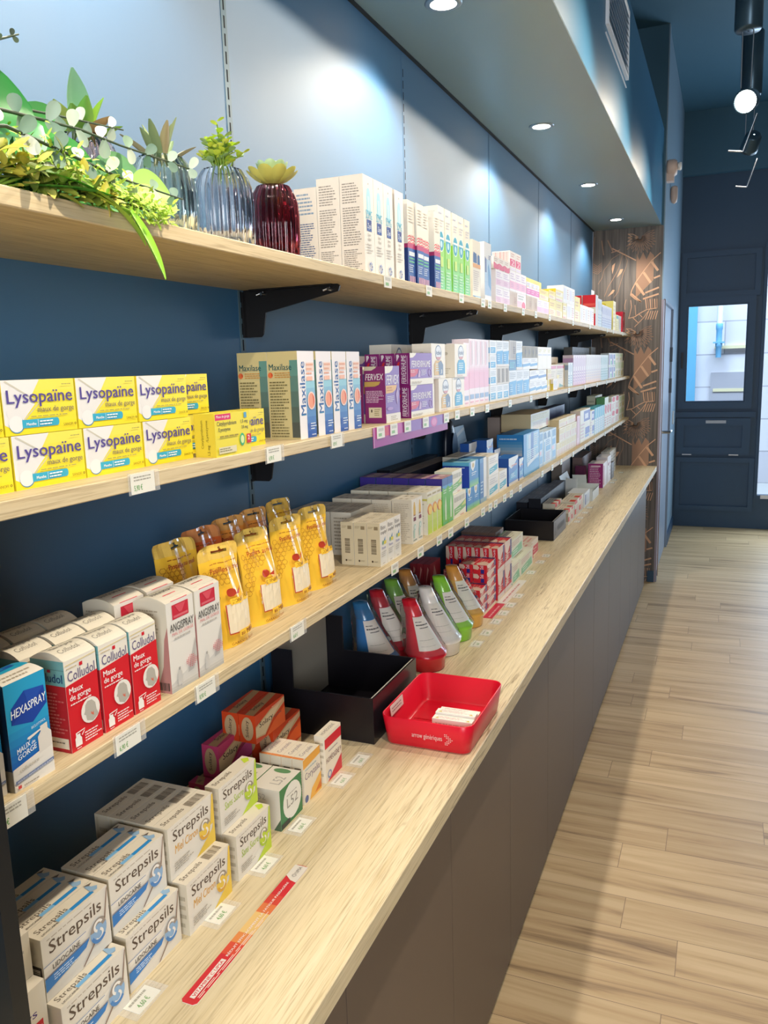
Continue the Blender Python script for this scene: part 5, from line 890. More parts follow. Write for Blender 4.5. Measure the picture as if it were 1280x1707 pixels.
R('pinkgrey', dict(base='a89890', front=[('r', .4, .5, .6, .7, '8c7c78')]), 3.20, 3.32, 2, Z3, .2, .05, .085, 'grey-pink carton', 'behind the cream carton at the wall', 'grey-pink cartons')
R('creamrow', d_cream(), 3.535, 4.06, 8, Z3, .062, .05, .25, 'thin cream carton', 'in the bottom cream row', 'thin cream cartons')
R('creamrow', d_cream(), 3.60, 4.06, 3, Z3+.0625, .06, .05, .25, 'cream and yellow carton', 'in the upper cream row', 'cream and yellow cartons, lowest shelf')
R('creamrow', d_cream(), 3.62, 4.06, 2, Z3+.123, .036, .05, .245, 'flat cream box', 'on the cream rows, lowest shelf', 'flat cream boxes')
R('pinkslim', dict(base='e4b8c0', front=[('r', .1, .25, .6, .95, 'd89ca8')]), 4.07, 4.16, 1, Z3, .145, .05, .25, 'slim pink carton', 'right of the cream rows')
R('script', d_script(), 4.17, 4.50, 1, Z3, .165, .05, .25, 'cream carton with navy blocks', 'left of the cyan row'); R('script', d_script(), 4.505, 4.66, 1, Z3, .145, .05, .25, 'narrow cream carton with navy blocks', 'left of the cyan row')
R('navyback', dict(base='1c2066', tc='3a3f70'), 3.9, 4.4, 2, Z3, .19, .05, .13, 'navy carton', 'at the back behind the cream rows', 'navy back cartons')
R('cyan', d_cyan(), 4.67, 5.07, 5, Z3, .15, .1, .25, 'cyan-topped carton', 'in the cyan row', 'cyan-topped cartons')
R('redlogo', d_redlogo(), 5.08, 5.40, 3, Z3, .15, .05, .25, 'white carton with red logo', 'right of the cyan row', 'white cartons with red logos')
R('greenlid', dict(base='6fae74', fc='e4ecd8'), 5.08, 5.25, 1, Z3+.1505, .04, .05, .25, 'small green box', 'on the white red-logo cartons'); R('herb', d_herb(), 5.1, 5.4, 1, Z3, .2, .05, .19, 'tall cream carton', 'behind the small green box')
for r in range(2): R('redlogo', d_redlogo(), 5.41, 5.80, 2, Z3+.09*r, .089, .05, .25, ['lower', 'upper'][r]+' red and white carton', 'near the far end, lowest shelf', 'red and white cartons')
for r in range(2): R('herb', d_herb(), 5.81, 6.15, 2, Z3+.085*r, .084, .05, .25, ['lower', 'upper'][r]+' cream and green carton', 'at the far end, lowest shelf', 'cream and green cartons')
# shaded display things at the back of the lowest shelf
t = thing('wash_bottle', 'dark oval wash bottle with blue label in the shade', 'bottle', (.055, 2.63, Z3))
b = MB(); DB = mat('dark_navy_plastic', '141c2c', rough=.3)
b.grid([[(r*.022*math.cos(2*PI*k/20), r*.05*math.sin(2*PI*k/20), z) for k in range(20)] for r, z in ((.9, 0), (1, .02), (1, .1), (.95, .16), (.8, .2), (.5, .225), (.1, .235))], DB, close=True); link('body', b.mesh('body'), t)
b = MB(); b.face([(.0225, .03*math.cos(2*PI*k/20), .14+.05*math.sin(2*PI*k/20)) for k in range(20)], cm('2d5f8c')); b.face([(.023, -.03, .06), (.023, .03, .06), (.023, .03, .085), (.023, -.03, .085)], cm('a07a5c')); link('label', b.mesh('label'), t)
o = link('display_card', MB().mesh('x')); bpy.data.objects.remove(o)
b = MB(); b.box(-.0015, 0, 0, .0015, .16, .20, cm('7fb2dc')); draw(b, lambda u, v, e: (.0015+e, u*.16, v*.20), [('g', 0, 0, 1, 1, '2f6fb4', 'a8d0ec', 8), ('p', [(0, .75), (1, .92), (1, .97), (0, .82)], 'd4e6f4'), ('p', [(0, .5), (1, .7), (1, .74), (0, .56)], 'b8d6ec')])
o = link('display_card', b.mesh('display_card'), None, (.075, 2.70, Z3)); o.rotation_euler = (0, -.2, 0); tag(o, 'light blue display card leaning at the wall, lowest shelf', 'display card')
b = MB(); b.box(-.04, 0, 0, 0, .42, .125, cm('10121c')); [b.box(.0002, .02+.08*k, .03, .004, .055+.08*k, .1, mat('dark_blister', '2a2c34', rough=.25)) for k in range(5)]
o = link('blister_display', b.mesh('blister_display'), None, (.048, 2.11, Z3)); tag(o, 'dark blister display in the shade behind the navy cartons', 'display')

# ------------------------------------------------------------------ worktop: lozenges and tablets
ST_L, ST_M, ST_S = d_streps('lido'), d_streps('miel'), d_streps('sans')
def SB(key, art, y, w_, z, h, d, x, lab, grp): R(key, art, y, y+w_, 1, z, h, d, x, lab, '', grp, 'lozenge_box', 'lozenge box')
GL_, GM_, GS_ = 'blue striped lozenge boxes', 'honey-lemon lozenge boxes', 'lime lozenge boxes'
H = .0785; rowk = ['front', 'second', 'third', 'fourth', 'fifth']
for k, x in enumerate((.257, .2315, .206, .1805, .155)): SB('lido', ST_L, .585, .107, ZC, H, .025, x, f'blue striped lozenge box, left column, bottom layer, {rowk[k]} from the edge', GL_)
for k, x in enumerate((.2365, .211, .1855, .16)): SB('lido', ST_L, .586, .1075, ZC+H+.0005, H, .025, x, f'blue striped lozenge box, left column, top layer, {rowk[k]} from the edge', GL_)
for k, x in enumerate((.249, .2235, .198)): SB('lido', ST_L, .702, .108, ZC, H, .025, x, f'blue striped lozenge box, second column, bottom layer, {rowk[k]} from the edge', GL_)
for k, x in enumerate((.2325, .207, .1815)): SB('lido', ST_L, .70, .1085, ZC+H+.0005, H, .025, x, f'blue striped lozenge box, second column, top layer, {rowk[k]} from the edge', GL_)
for k, x in enumerate((.2565, .231, .2055, .18, .1545)): SB('miel', ST_M, .8175, .1065, ZC, H, .025, x, f'yellow honey-lemon lozenge box, bottom layer, {rowk[k]} from the edge', GM_)
for k, x in enumerate((.2325, .207, .1815, .156, .1305)): SB('miel', ST_M, .8165, .1085, ZC+H+.0005, H, .025, x, f'yellow honey-lemon lozenge box, top layer, {rowk[k]} from the edge', GM_)
for k, x in enumerate((.254, .2285)): SB('sans', ST_S, .946, .1, ZC, .0755, .025, x, f'lime lozenge box, bottom layer, {rowk[k]} from the edge', GS_)
SB('sans', ST_S, .943, .1065, ZC+.076, .0755, .025, .2305, 'lime lozenge box on the top layer', GS_)
R('dys', d_dys(), .512, .583, 1, ZC, .115, .05, .24, 'white and red carton cut by the black upright panel', '', None, 'lozenge_box', 'lozenge box')
R('dys', d_plain('e2d9c8'), .512, .583, 1, ZC+.1155, .055, .05, .225, 'white carton lying on the red one beside the upright', '', None, 'lozenge_box', 'lozenge box')
for k, x in enumerate((.248, .19)): R('l52', d_l52(), 1.0885, 1.166, 1, ZC, .074, .056, x, ['front', 'rear'][k]+' white homeopathic box with green circle', '', 'green circle boxes', 'tablet_box')
CY = d_cory()
for k, x in enumerate((.246, .2235, .201, .1785)): R('cory', CY, 1.177, 1.244, 1, ZC, .087, .022, x, ['front', 'second', 'third', 'rearmost'][k]+' white and orange tablet box', 'on the worktop', 'white and orange tablet boxes', 'tablet_box')
R('homeo', d_homeo(), 1.2595, 1.3305, 1, ZC, .094, .022, .248, 'white tablet box with red top band', 'left of the black display tray', None, 'tablet_box')
SP, SR = d_solacy('c2406c', 'd8609a'), d_solacy('c8421c', 'e2602c')
for r in range(2): R('solp', SP, 1.114, 1.222, 1, ZC+.0605*r, .06, .035, .112, ['lower', 'upper'][r]+' pink box with beige swirl', 'behind the lime lozenges', 'pink swirl boxes', 'tablet_box')
R('solp', SP, 1.085, 1.112, 1, ZC, .06, .035, .10, 'pink box end', 'left of the pink swirl boxes', 'pink swirl boxes', 'tablet_box')
for r in range(3):
    for k, x in enumerate((.159, .123)):
        if k and r < 2: y0 = 1.226
        else: y0 = 1.166
        if x == .159 or r == 2 or y0 > 1.22: R('solr', SR, max(y0, 1.2235) if r < 2 else y0, y0+.106 if r == 2 else 1.33, 1, ZC+.0545*r, .054, .035, x, ['bottom', 'middle', 'top'][r]+' orange-red box with beige swirl', ['in the front stack', 'in the rear stack'][k], 'orange swirl boxes', 'tablet_box')

# printed vitamin strip lying on the worktop
b = MB(); x0, x1, y0, y1 = .316, .339, .714, 1.015
pts = [(x0+.004, y0), (x1-.004, y0), (x1, y0+.004), (x1, y1-.004), (x1-.004, y1), (x0+.004, y1), (x0, y1-.004), (x0, y0+.004)]
b.face([(x, y, .0009) for x, y in pts], cm('cf3038')); b.face([(x, y, 0) for x, y in pts][::-1], cm('e6e0d8'))
for (xa, ya), (xb, yb) in zip(pts, pts[1:]+pts[:1]): b.face([(xa, ya, 0), (xb, yb, 0), (xb, yb, .0009), (xa, ya, .0009)], cm('e6e0d8'))
SM = lambda u, v, e: (x1-(x1-x0)*v, y0+(y1-y0)*u, .0009+e)
draw(b, SM, [('r', .30, .0, .42, 1, 'd8503a'), ('r', .38, 0, .5, 1, 'e08a4c'), ('r', .45, 0, .62, 1, 'e6c07c'), ('r', .6, 0, .68, 1, 'dd7a48'), ('r', .67, 0, .74, 1, 'd44a3c'), ('p', [(.86, .0), (.995, .0), (.995, 1), (.9, 1), (.87, .5)], 'ddd6cc'), ('r', .03, .34, .27, .66, 'e6ded6'), ('t', 'VITAMINE C UPSA', .04, .4, .26, .6, 'cf3038', .03), ('t', 'RÉDUIT EFFICACEMENT LA FATIGUE PASSAGÈRE', .29, .42, .85, .62, 'f2e8e2', .03), ('l', .04, .06, .8, .26, 2, 'f0d8d0', 5), ('t', 'UPSA', .93, .35, .985, .6, '9a9490', .01), ('o', .91, .48, .012, .16, .3, 12, 'a09a94')], eps=.00006)
o = link('shelf_strip', b.mesh('shelf_strip'), None, (0, 0, ZC+.0002)); tag(o, 'red and yellow printed vitamin strip lying on the worktop', 'label strip')

# red tray with rounded corners
def rring(x0, y0, x1, y1, r, z, n=6):
    out = []
    for cx, cy, a0 in ((x1-r, y0+r, -90), (x1-r, y1-r, 0), (x0+r, y1-r, 90), (x0+r, y0+r, 180)):
        for k in range(n+1):
            a = math.radians(a0+90*k/n); out.append((cx+r*math.cos(a), cy+r*math.sin(a), z))
    return out
RED = mat('red_tray_plastic', 'd8162f', rough=.3, spec=.5)
t = thing('red_tray', 'open red plastic tray with rounded corners on the worktop edge', 'tray', (0, 0, ZC))
X0, Y0_, X1, Y1_ = .287, 1.447, .474, 1.695
b = MB(); g = .006
rows = [rring(X0+.012, Y0_+.012, X1-.012, Y1_-.012, .014, .0005), rring(X0+.003, Y0_+.003, X1-.003, Y1_-.003, .02, .004), rring(X0-g, Y0_-g, X1+g, Y1_+g, .026, .064), rring(X0-g+.0015, Y0_-g+.0015, X1+g-.0015, Y1_+g-.0015, .0245, .0655),
        rring(X0-g+.003, Y0_-g+.003, X1+g-.003, Y1_+g-.003, .023, .064), rring(X0+.006, Y0_+.006, X1-.006, Y1_-.006, .018, .008), rring(X0+.014, Y0_+.014, X1-.014, Y1_-.014, .012, .004)]
b.grid(rows, RED, close=True); b.face(rows[0][::-1], RED); b.face(rows[-1], RED)
b.tube([(X0+.02, Y0_+.132, .0045), (X1-.02, Y0_+.132, .0045)], .0012, RED, 6)
link('tray_body', b.mesh('tray_body'), t)
TP = lambda u, v, e: (X0+.01+(X1-X0-.02)*u, Y0_+.003-(.009*(v*.05-.004)/.06)*0-(.004+v*.055-.004)*.15-.0012-e, .004+v*.055)
b = MB(); ops = [('t', 'arrow génériques', .33, .36, .72, .62, 'e6c8c4', .008)]
for a in range(7):
    for c in range(5):
        if abs(a-3) <= 3 and c >= 0 and (c-1 <= 3-abs(a-3)) and (c >= 3-abs(a-3)-1 or abs(a-3) > 1): ops.append(('e', .76+c*.022, .3+a*.07, .008, .022, 'e6b8b4'))
draw(b, TP, ops, eps=.00003); link('printed_logo', b.mesh('printed_logo'), t)
WM = d_white_med()
for k, x in enumerate((0, 1, 2)):
    y = 1.478+.0225*k
    me = carton_mesh('white_med', .085, .02, [.054, .058, .052][k], **WM)
    o = link('tablet_box', me, None, (.385, y, ZC+.0048), -PI/2); tag(o, ['nearest', 'middle', 'farthest'][k]+' white tablet box standing in the red tray', 'medicine box', 'white boxes in the red tray')
b = MB(); b.box(-.0006, 0, 0, .0006, .07, .022, cm('dcd0c4')); draw(b, lambda u, v, e: (.0006+e, u*.07, v*.022), [('l', .1, .2, .9, .8, 2, '8a7c78', 3)])
o = link('shelf_tag', b.mesh('shelf_tag'), None, (.2915, 1.485, ZC+.045)); o.rotation_euler = (0, -.1, 0); tag(o, 'white paper tag clipped inside the red tray back edge', 'tag')

# black display trays
def black_tray(loc, wy, dx, h, label, riser, text=None):
    t = thing('display_tray', label, 'display tray', loc)
    b = MB(); th = .004; BT = mat('black_display_plastic', '17151a', rough=.3, spec=.5)
    b.box(0, 0, 0, dx, wy, th, BT); b.box(dx-th, 0, th, dx, wy, h, BT); b.box(0, 0, th, dx-th, th, h, BT); b.box(0, wy-th, th, dx-th, wy, h, BT); b.box(0, th, th, th, wy-th, h if not riser else h+riser, BT)
    if riser: b.box(0, 0, h, .05, th, h+riser, BT); b.box(0, wy-th, h, .05, wy, h+riser, BT)
    link('tray_body', b.mesh('tray_body'), t)
    e = MB(); e.box(dx-th-.004, th+.002, h-.004, dx-th, wy-th-.002, h-.0015, mat('frosted_edge', 'd8d2c8', rough=.3)); link('edge_strip', e.mesh('edge_strip'), t)
    if riser:
        q = MB(); q.box(th, th+.002, th+.002, th+.003, wy-th-.002, h+riser-.004, mat('grey_inner_panel', '979082', rough=.5)); link('inner_panel', q.mesh('inner_panel'), t)
        q = MB(); q.box(dx-.07, th+.002, th, dx-.012, wy-th-.002, th+.004, mat('frosted_insert', '9aa09a', rough=.5)); link('insert', q.mesh('insert'), t)
    if text:
        q = MB(); q.box(dx, .004, .004, dx+.0012, wy-.004, h-.002, mat('grey_fascia', '6f6a68', rough=.45)); draw(q, lambda u, v, e: (dx+.0012+e, u*wy, v*h), text); link('front_plate', q.mesh('front_plate'), t)
    else:
        q = MB(); draw(q, lambda u, v, e: (dx+e, u*wy, v*h), [('l', .3, .35, .8, .6, 1, '4a4648', 3)]); link('front_print', q.mesh('front_print'), t)
black_tray((.034, 1.438, ZC), .255, .237, .10, 'large empty black display tray behind the red tray', .085)
black_tray((.034, 3.484, ZC), .30, .216, .086, 'farther black display tray with grey lettered front', 0, [('b', .1, .2, .16, .85, '2a2828', True, 3), ('l', .25, .35, .9, .7, 1, '2a2828', 4), ('b', .3, .35, .85, .65, '343030', False, 6)])

# cone bottles leaning to the wall
def cone_bottle(x, y, col, cap, label, clear=.0, s=1.0, lean=(-.32, .1)):
    t = thing('cone_bottle', label, 'bottle', (x, y, ZC), 0, 'cone bottles in film bags')
    pl = mat('cone_plastic_'+col, col, rough=.25, spec=.5, coat=.3)
    b = MB(); prof = [(.006, 0), (.044, 0), (.047, .003), (.049, .03), (.0525, .036), (.054, .042), (.05, .048), (.046, .054), (.037, .085), (.0285, .115), (.0215, .138)]
    prof = [(r*s, z*s) for r, z in prof]; base = [p for p in prof if p[1] <= .036*s]
    b.lathe(base, pl, 28); b.disc(.044*s, 0, pl, 28, up=False)
    top = [p for p in prof if p[1] >= .036*s]; b.lathe(top, pl, 28, lean=lean); body = link('body', b.mesh('body'), t)
    zt = .138*s-.036*s; cx, cy = lean[0]*zt, lean[1]*zt
    c = MB(); capm = mat('cone_cap_'+cap, cap, rough=.22, coat=.4); pr = [(.0225*s, .136*s), (.0225*s, .142*s), (.0195*s, .172*s), (.018*s, .175*s), (.004, .176*s)]
    c.lathe(pr, capm, 24, c=(lean[0]*(.136-.036)*s, lean[1]*(.136-.036)*s), lean=lean); link('cap', c.mesh('cap'), t)
    l = MB(); n, q = 8, 10
    def LP(u, v, e):
        z = (.056+v*.078)*s; r = None
        for (r0, z0), (r1, z1) in zip(top, top[1:]):
            if z0 <= z <= z1: r = r0+(r1-r0)*(z-z0)/(z1-z0)
        r = r if r is not None else top[-1][0]
        a = -.62+(u-.5)*(1.75-.2*v); r += .0008+e
        return (lean[0]*(z-.036*s)+r*math.cos(a), lean[1]*(z-.036*s)+r*math.sin(a), z)
    l.grid([[LP(a/n, c_/q, 0) for a in range(n+1)] for c_ in range(q+1)], cm('e6ded0'), sm=False)
    draw(l, LP, [('l', .1, .82, .7, .88, 1, '6a625c', 2), ('l', .1, .72, .9, .8, 1, '3a3634', 3), ('l', .25, .64, .8, .7, 1, '4a4644', 4), ('l', .1, .3, .9, .33, 1, 'b0a898', 5), ('l', .1, .12, .9, .15, 1, 'c0b8a8', 6)], curved=True, eps=.0002)
    link('label', l.mesh('label'), body)
    f = MB(); film = mat('clear_film', 'ffffff', rough=.06, trans=.97, ior=1.04, spec=.9)
    rows = []; R_ = random.Random(int(x*1000+y*777))
    for k in range(9):
        v = k/8; z = (.046+.116*v)*s; r = (.0575-.031*v**1.0)*s
        rows.append([(lean[0]*(z-.036*s)+(r+R_.uniform(-.0015, .0025))*math.cos(2*PI*a/28), lean[1]*(z-.036*s)+(r+R_.uniform(-.0015, .0025))*math.sin(2*PI*a/28), z) for a in range(28)])
    f.grid(rows, film, close=True); link('film_bag', f.mesh('film_bag'), t)
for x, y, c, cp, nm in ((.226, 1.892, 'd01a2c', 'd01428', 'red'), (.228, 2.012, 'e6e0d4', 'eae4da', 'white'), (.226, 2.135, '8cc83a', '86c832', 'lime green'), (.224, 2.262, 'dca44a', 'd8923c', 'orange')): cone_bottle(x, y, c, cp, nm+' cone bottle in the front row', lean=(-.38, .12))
for x, y, c, cp, nm in ((.122, 1.814, '2474b4', '2c6c9c', 'blue'), (.118, 1.93, 'b01c2c', 'b01a28', 'red'), (.114, 2.045, '74a03c', '6ca03a', 'green'), (.112, 2.158, 'c08a40', 'b87c3a', 'orange')): cone_bottle(x, y, c, cp, 'shaded '+nm+' cone bottle in the back row', s=1.03, lean=(-.38, .12))  # back-row bottle colours darkened to include the shade there

# red cold-remedy boxes and the rest of the worktop
DO = d_doli(); GD_ = 'red cold remedy boxes'
nth = ['front', 'second', 'third', 'fourth', 'fifth', 'sixth']
for r in range(2):
    for c, (ya, yb) in enumerate(((2.525, 2.617), (2.620, 2.716))):
        for k in range(6 if r else 2):
            R('doli', DO, ya, yb, 1, ZC+.0905*r, .09 if r == 0 else .086, .029, .25-.0297*k, f"{nth[k]} red and blue remedy box, {['left', 'right'][c]} column, {['lower', 'upper'][r]} layer", '', GD_)
        if r == 0:
            for k in range(2, 6): R('doli', DO, ya, yb, 1, ZC, .09, .029, .25-.0297*k, f"{nth[k]} red and blue remedy box, {['left', 'right'][c]} column, lower layer", '', GD_)
for c, (ya, yb, n) in enumerate(((2.412, 2.52, 5), (2.328, 2.41, 3))):
    for k in range(3):
        for r in range(n-(k > 1)): R('dolis', DO, ya, yb, 1, ZC+.0295*r, .029, .045, .245-.0465*k, f"{['lowest', 'second', 'third', 'fourth', 'top'][r]} flat red box, {['right', 'left'][c]} pile, {nth[k]} from the edge", 'beside the remedy columns', 'flat red boxes')
for k in range(3):
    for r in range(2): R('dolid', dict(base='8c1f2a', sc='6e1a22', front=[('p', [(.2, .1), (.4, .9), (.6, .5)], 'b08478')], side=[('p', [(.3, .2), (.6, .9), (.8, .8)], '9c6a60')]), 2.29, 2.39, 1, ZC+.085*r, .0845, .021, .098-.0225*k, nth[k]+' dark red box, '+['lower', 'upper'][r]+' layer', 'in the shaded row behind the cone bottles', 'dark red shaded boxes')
MI = d_mint()
R('mint', MI, 2.727, 2.843, 1, ZC, .07, .07, .25, 'white and mint box', 'bottom left of the mint stack'); R('mint', MI, 2.846, 3.06, 1, ZC, .066, .08, .25, 'wide white and mint box', 'bottom right of the mint stack')
R('mint', MI, 2.80, 3.0, 1, ZC+.0705, .068, .07, .225, 'white and mint box', 'on top of the mint stack'); R('mint', MI, 2.727, 2.795, 1, ZC+.0705, .06, .07, .17, 'shaded mint box', 'left on the mint stack')
R('redlow', d_redlow(), 3.066, 3.142, 1, ZC, .062, .10, .235, 'red and white box', 'right of the mint stack'); R('redlow', d_redlow(), 3.146, 3.28, 1, ZC, .062, .10, .225, 'wide red and white box', 'right of the mint stack')
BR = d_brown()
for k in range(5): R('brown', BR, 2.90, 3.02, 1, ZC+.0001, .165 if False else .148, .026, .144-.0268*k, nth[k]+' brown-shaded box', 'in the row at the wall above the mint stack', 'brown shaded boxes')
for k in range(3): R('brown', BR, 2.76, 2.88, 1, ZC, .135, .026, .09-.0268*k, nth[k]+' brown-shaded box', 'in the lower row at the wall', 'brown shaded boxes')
OR = d_orred()
R('orred', OR, 3.85, 4.02, 2, ZC, .075, .06, .25, 'white box with red corner', 'right of the lettered black tray', 'white boxes with red corners'); R('orred', OR, 3.86, 4.03, 2, ZC, .10, .06, .185, 'white box with red top', 'second row right of the lettered black tray', 'white boxes with red tops')
R('orred', OR, 4.03, 4.30, 2, ZC, .085, .07, .25, 'pinkish white box', 'left of the white cardboard tray', 'pinkish white boxes')
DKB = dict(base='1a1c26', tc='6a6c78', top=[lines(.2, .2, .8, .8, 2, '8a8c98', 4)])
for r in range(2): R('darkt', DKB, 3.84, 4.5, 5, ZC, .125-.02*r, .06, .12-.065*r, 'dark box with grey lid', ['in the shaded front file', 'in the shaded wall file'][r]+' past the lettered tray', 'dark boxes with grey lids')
def open_carton(loc, wy, dx, h, label, lid):
    t = thing('open_carton', label, 'carton', loc); CW = mat('white_board', 'dfe2de', rough=.5); th = .0015
    b = MB(); b.box(0, 0, 0, dx, wy, th, CW); b.box(dx-th, 0, th, dx, wy, h*.8, CW); b.box(0, 0, th, dx, th, h, CW); b.box(0, wy-th, th, dx, wy, h, CW); b.box(0, th, th, th, wy-th, h, CW); link('tray_body', b.mesh('tray_body'), t)
    f = MB(); f.box(-.001, 0, 0, .001, wy, lid, CW); o = link('back_flap', f.mesh('back_flap'), t, (0, 0, h)); o.rotation_euler.y = -.35
    f = MB(); f.box(0, -.001, 0, dx*.5, .001, lid*.8, CW); o = link('side_flap', f.mesh('side_flap'), t, (.01, wy-.001, h)); o.rotation_euler.x = .5
    f = MB(); f.box(0, -.001, 0, dx*.4, .001, lid*.8, CW); o = link('side_flap', f.mesh('side_flap'), t, (.01, .001, h)); o.rotation_euler.x = -.2
    return t
R('whitebl', dict(base='dfe3e6', front=[('r', .1, .15, .3, .85, '5c6ca0'), ('r', .35, .2, .9, .8, 'c8d0dc')]), 4.34, 4.52, 1, ZC, .078, .09, .25, 'white carton with blue end mark', 'before the open white carton')
open_carton((.10, 4.56, ZC), .25, .16, .065, 'open white cardboard carton with raised flaps on the worktop', .075)
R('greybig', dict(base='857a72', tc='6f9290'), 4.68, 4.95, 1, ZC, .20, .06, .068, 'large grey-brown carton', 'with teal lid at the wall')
R('purple', d_purple(), 5.06, 5.24, 1, ZC, .15, .09, .25, 'white carton with purple side', 'right of the open white carton'); R('purpleb', dict(base='6c2050', sc='5c1a44'), 5.0, 5.05, 1, ZC, .14, .06, .15, 'dark purple carton', 'behind the purple-sided one')
R('wtall', dict(base='eee8e6', front=[('e', .35, .7, .2, .06, 'a05060'), lines(.6, .2, .9, .8, 4, 'c8a8a8', 4)]), 5.26, 5.43, 1, ZC, .168, .07, .25, 'tall white carton with pink mark', 'right of the purple-sided carton')
R('dkopen', dict(base='6a6460', sc='2c2624', front=[lines(.2, .2, .8, .8, 3, '8c867e', 4)]), 5.46, 5.60, 1, ZC, .105, .06, .25, 'grey and black carton', 'near the far end of the worktop')
R('whitefar', d_plain('e6e4da', 'b0aca0'), 5.62, 5.95, 2, ZC, .16, .06, .22, 'white carton', 'at the far end of the worktop', 'white cartons at the worktop end')
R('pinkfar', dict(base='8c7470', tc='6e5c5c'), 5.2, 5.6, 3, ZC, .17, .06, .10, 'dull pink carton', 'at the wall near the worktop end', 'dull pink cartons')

# ------------------------------------------------------------------ price tickets
TICK, CLEAR = cm('e9e6da'), mat('ticket_holder', 'f4f2ec', rough=.2, spec=.5, alpha=.22)
def ticket_mesh(price, wd=.042, h=.024):
    b = MB(); b.box(0, 0, 0, .0012, wd, h, TICK)
    draw(b, lambda u, v, e: (.0012+e, u*wd, v*h), [('t', price, .1, .12, .45, .45, '4f9a3c', .015), ('l', .1, .6, .9, .9, 2, 'a8a498', 3)], eps=.0001); return b.mesh('paper_ticket')
def holder_mesh(wd=.056, h=.026):
    b = MB(); b.box(-.0002, 0, 0, .0009, wd, h, CLEAR); return b.mesh('clear_holder')
PR = [ticket_mesh(p) for p in ('5,90 €', '6,90 €', '8,90 €', '4,60 €')]; HM = holder_mesh(); SMALL = {}
def small_ticket(k):
    if k not in SMALL:
        b = MB(); b.box(0, 0, 0, .0015, .038, .0235, TICK); b.box(.0015, .006, .004, .0017, .022, .010, cm('8cb878')); b.box(.0015, .006, .014, .0017, .032, .020, cm('c8c4b8')); SMALL[k] = b.mesh('price_ticket')
    return SMALL[k]
nm9 = ['first', 'second', 'third', 'fourth', 'fifth', 'sixth', 'seventh', 'eighth', 'ninth', 'tenth', 'eleventh', 'twelfth', 'thirteenth', 'fourteenth', 'fifteenth', 'sixteenth', 'seventeenth', 'eighteenth', 'nineteenth', 'twentieth', 'twenty-first', 'twenty-second', 'twenty-third', 'twenty-fourth']
def tickets(ys, z, shelf, dz=-.0235):
    for i, y in enumerate(ys):
        lab = f'{nm9[i]} white price ticket from the left on the {shelf} shelf edge'; g = f'price tickets on the {shelf} shelf edge'
        if y < 1.4:
            t = thing('price_ticket', lab, 'price ticket', (SD+.0003, y-.028, z+dz), 0, g); link('clear_holder', HM, t, (.0004, 0, 0)); link('paper_ticket', PR[i % 4], t, (.0014, .003, .001))
        else:
            o = link('price_ticket', small_ticket(0), None, (SD+.0003, y-.019, z+dz)); tag(o, lab, 'price ticket', g)
tickets([1.568, 1.819, 2.071, 2.277, 2.347, 2.53, 2.776, 2.976, 3.228, 3.76, 4.256, 4.918, 5.194, 5.701], Z1, 'top')
tickets([.775, 1.084, 1.306, 2.021, 2.158, 2.312, 2.588, 2.899, 3.189, 3.669, 4.127, 4.54, 4.93, 5.327], Z2, 'middle')
tickets([.536, .711, .869, 1.129, 1.562, 1.723, 1.859, 1.95, 2.094, 2.257, 2.337, 2.4, 2.512, 2.6, 2.73, 3.1, 3.3, 3.5, 3.8, 4.15, 4.5, 4.9, 5.3, 5.7], Z3, 'lowest')
b = MB(); b.box(0, 0, 0, .0012, .47, .04, cm('9c2c88')); draw(b, lambda u, v, e: (.0012+e, u*.47, v*.04), [('r', 0, .45, .33, 1, 'c04a9c'), ('r', .36, .4, 1, 1, '8a5cac'), ('e', .78, .66, .05, .3, 'c8509c'), ('e', .78, .66, .035, .2, 'd880b4'), ('r', .12, .5, .17, .95, 'cc3048'), ('p', [(0, 0), (.005, 0), (.005, 1), (0, 1)], 'e0b8d0')])
o = link('promo_strip', b.mesh('promo_strip'), None, (SD+.0003, 1.468, Z2-.042)); tag(o, 'purple promotional strip along the middle shelf edge', 'label strip')
for i, y in enumerate((1.503, 1.574, 1.655, 1.772, 1.925)):
    o = link('price_ticket', small_ticket(0), None, (SD+.0022, y-.019, Z2-.0245)); tag(o, f'{nm9[i]} white price ticket from the left on the purple strip', 'price ticket', 'price tickets on the purple strip')
b = MB(); b.box(0, 0, 0, .026, .042, .0008, TICK); b.box(-.004, -.01, 0, .030, .052, .0004, CLEAR); draw(b, lambda u, v, e: (.026-.026*v, .042*u, .0008+e), [('t', '4,60 €', .2, .15, .65, .5, '5a9a44', .015), ('l', .1, .6, .9, .9, 1, 'b0aca0', 3)], eps=.0001); FT = b.mesh('counter_ticket')
cty = [.700, .873, .998, 1.117, 1.283, 1.367, 2.10, 2.20, 2.31, 2.40, 2.49, 2.60, 2.92, 3.09, 3.20, 3.95, 4.05, 4.2, 4.35, 5.30, 5.42, 5.8]
for i, y in enumerate(cty):
    o = link('counter_ticket', FT, None, (.256 if y < 1.5 else .288 if y < 2.7 else .262, y-.021, ZC+.0002), rz=0 if y < 1.5 else .02); tag(o, f'{nm9[i]} price ticket from the left lying flat on the worktop', 'price ticket', 'price tickets on the worktop')
b = MB(); b.box(0, 0, 0, .03, .30, .0012, cm('e4dcd2')); draw(b, lambda u, v, e: (.03-.03*v, .3*u, .0012+e), [('l', .05, .25, .9, .7, 1, 'c88a88', 3)]); o = link('shelf_strip', b.mesh('shelf_strip'), None, (.255, 2.50, ZC+.0002)); tag(o, 'white strip card before the red remedy boxes', 'label strip')
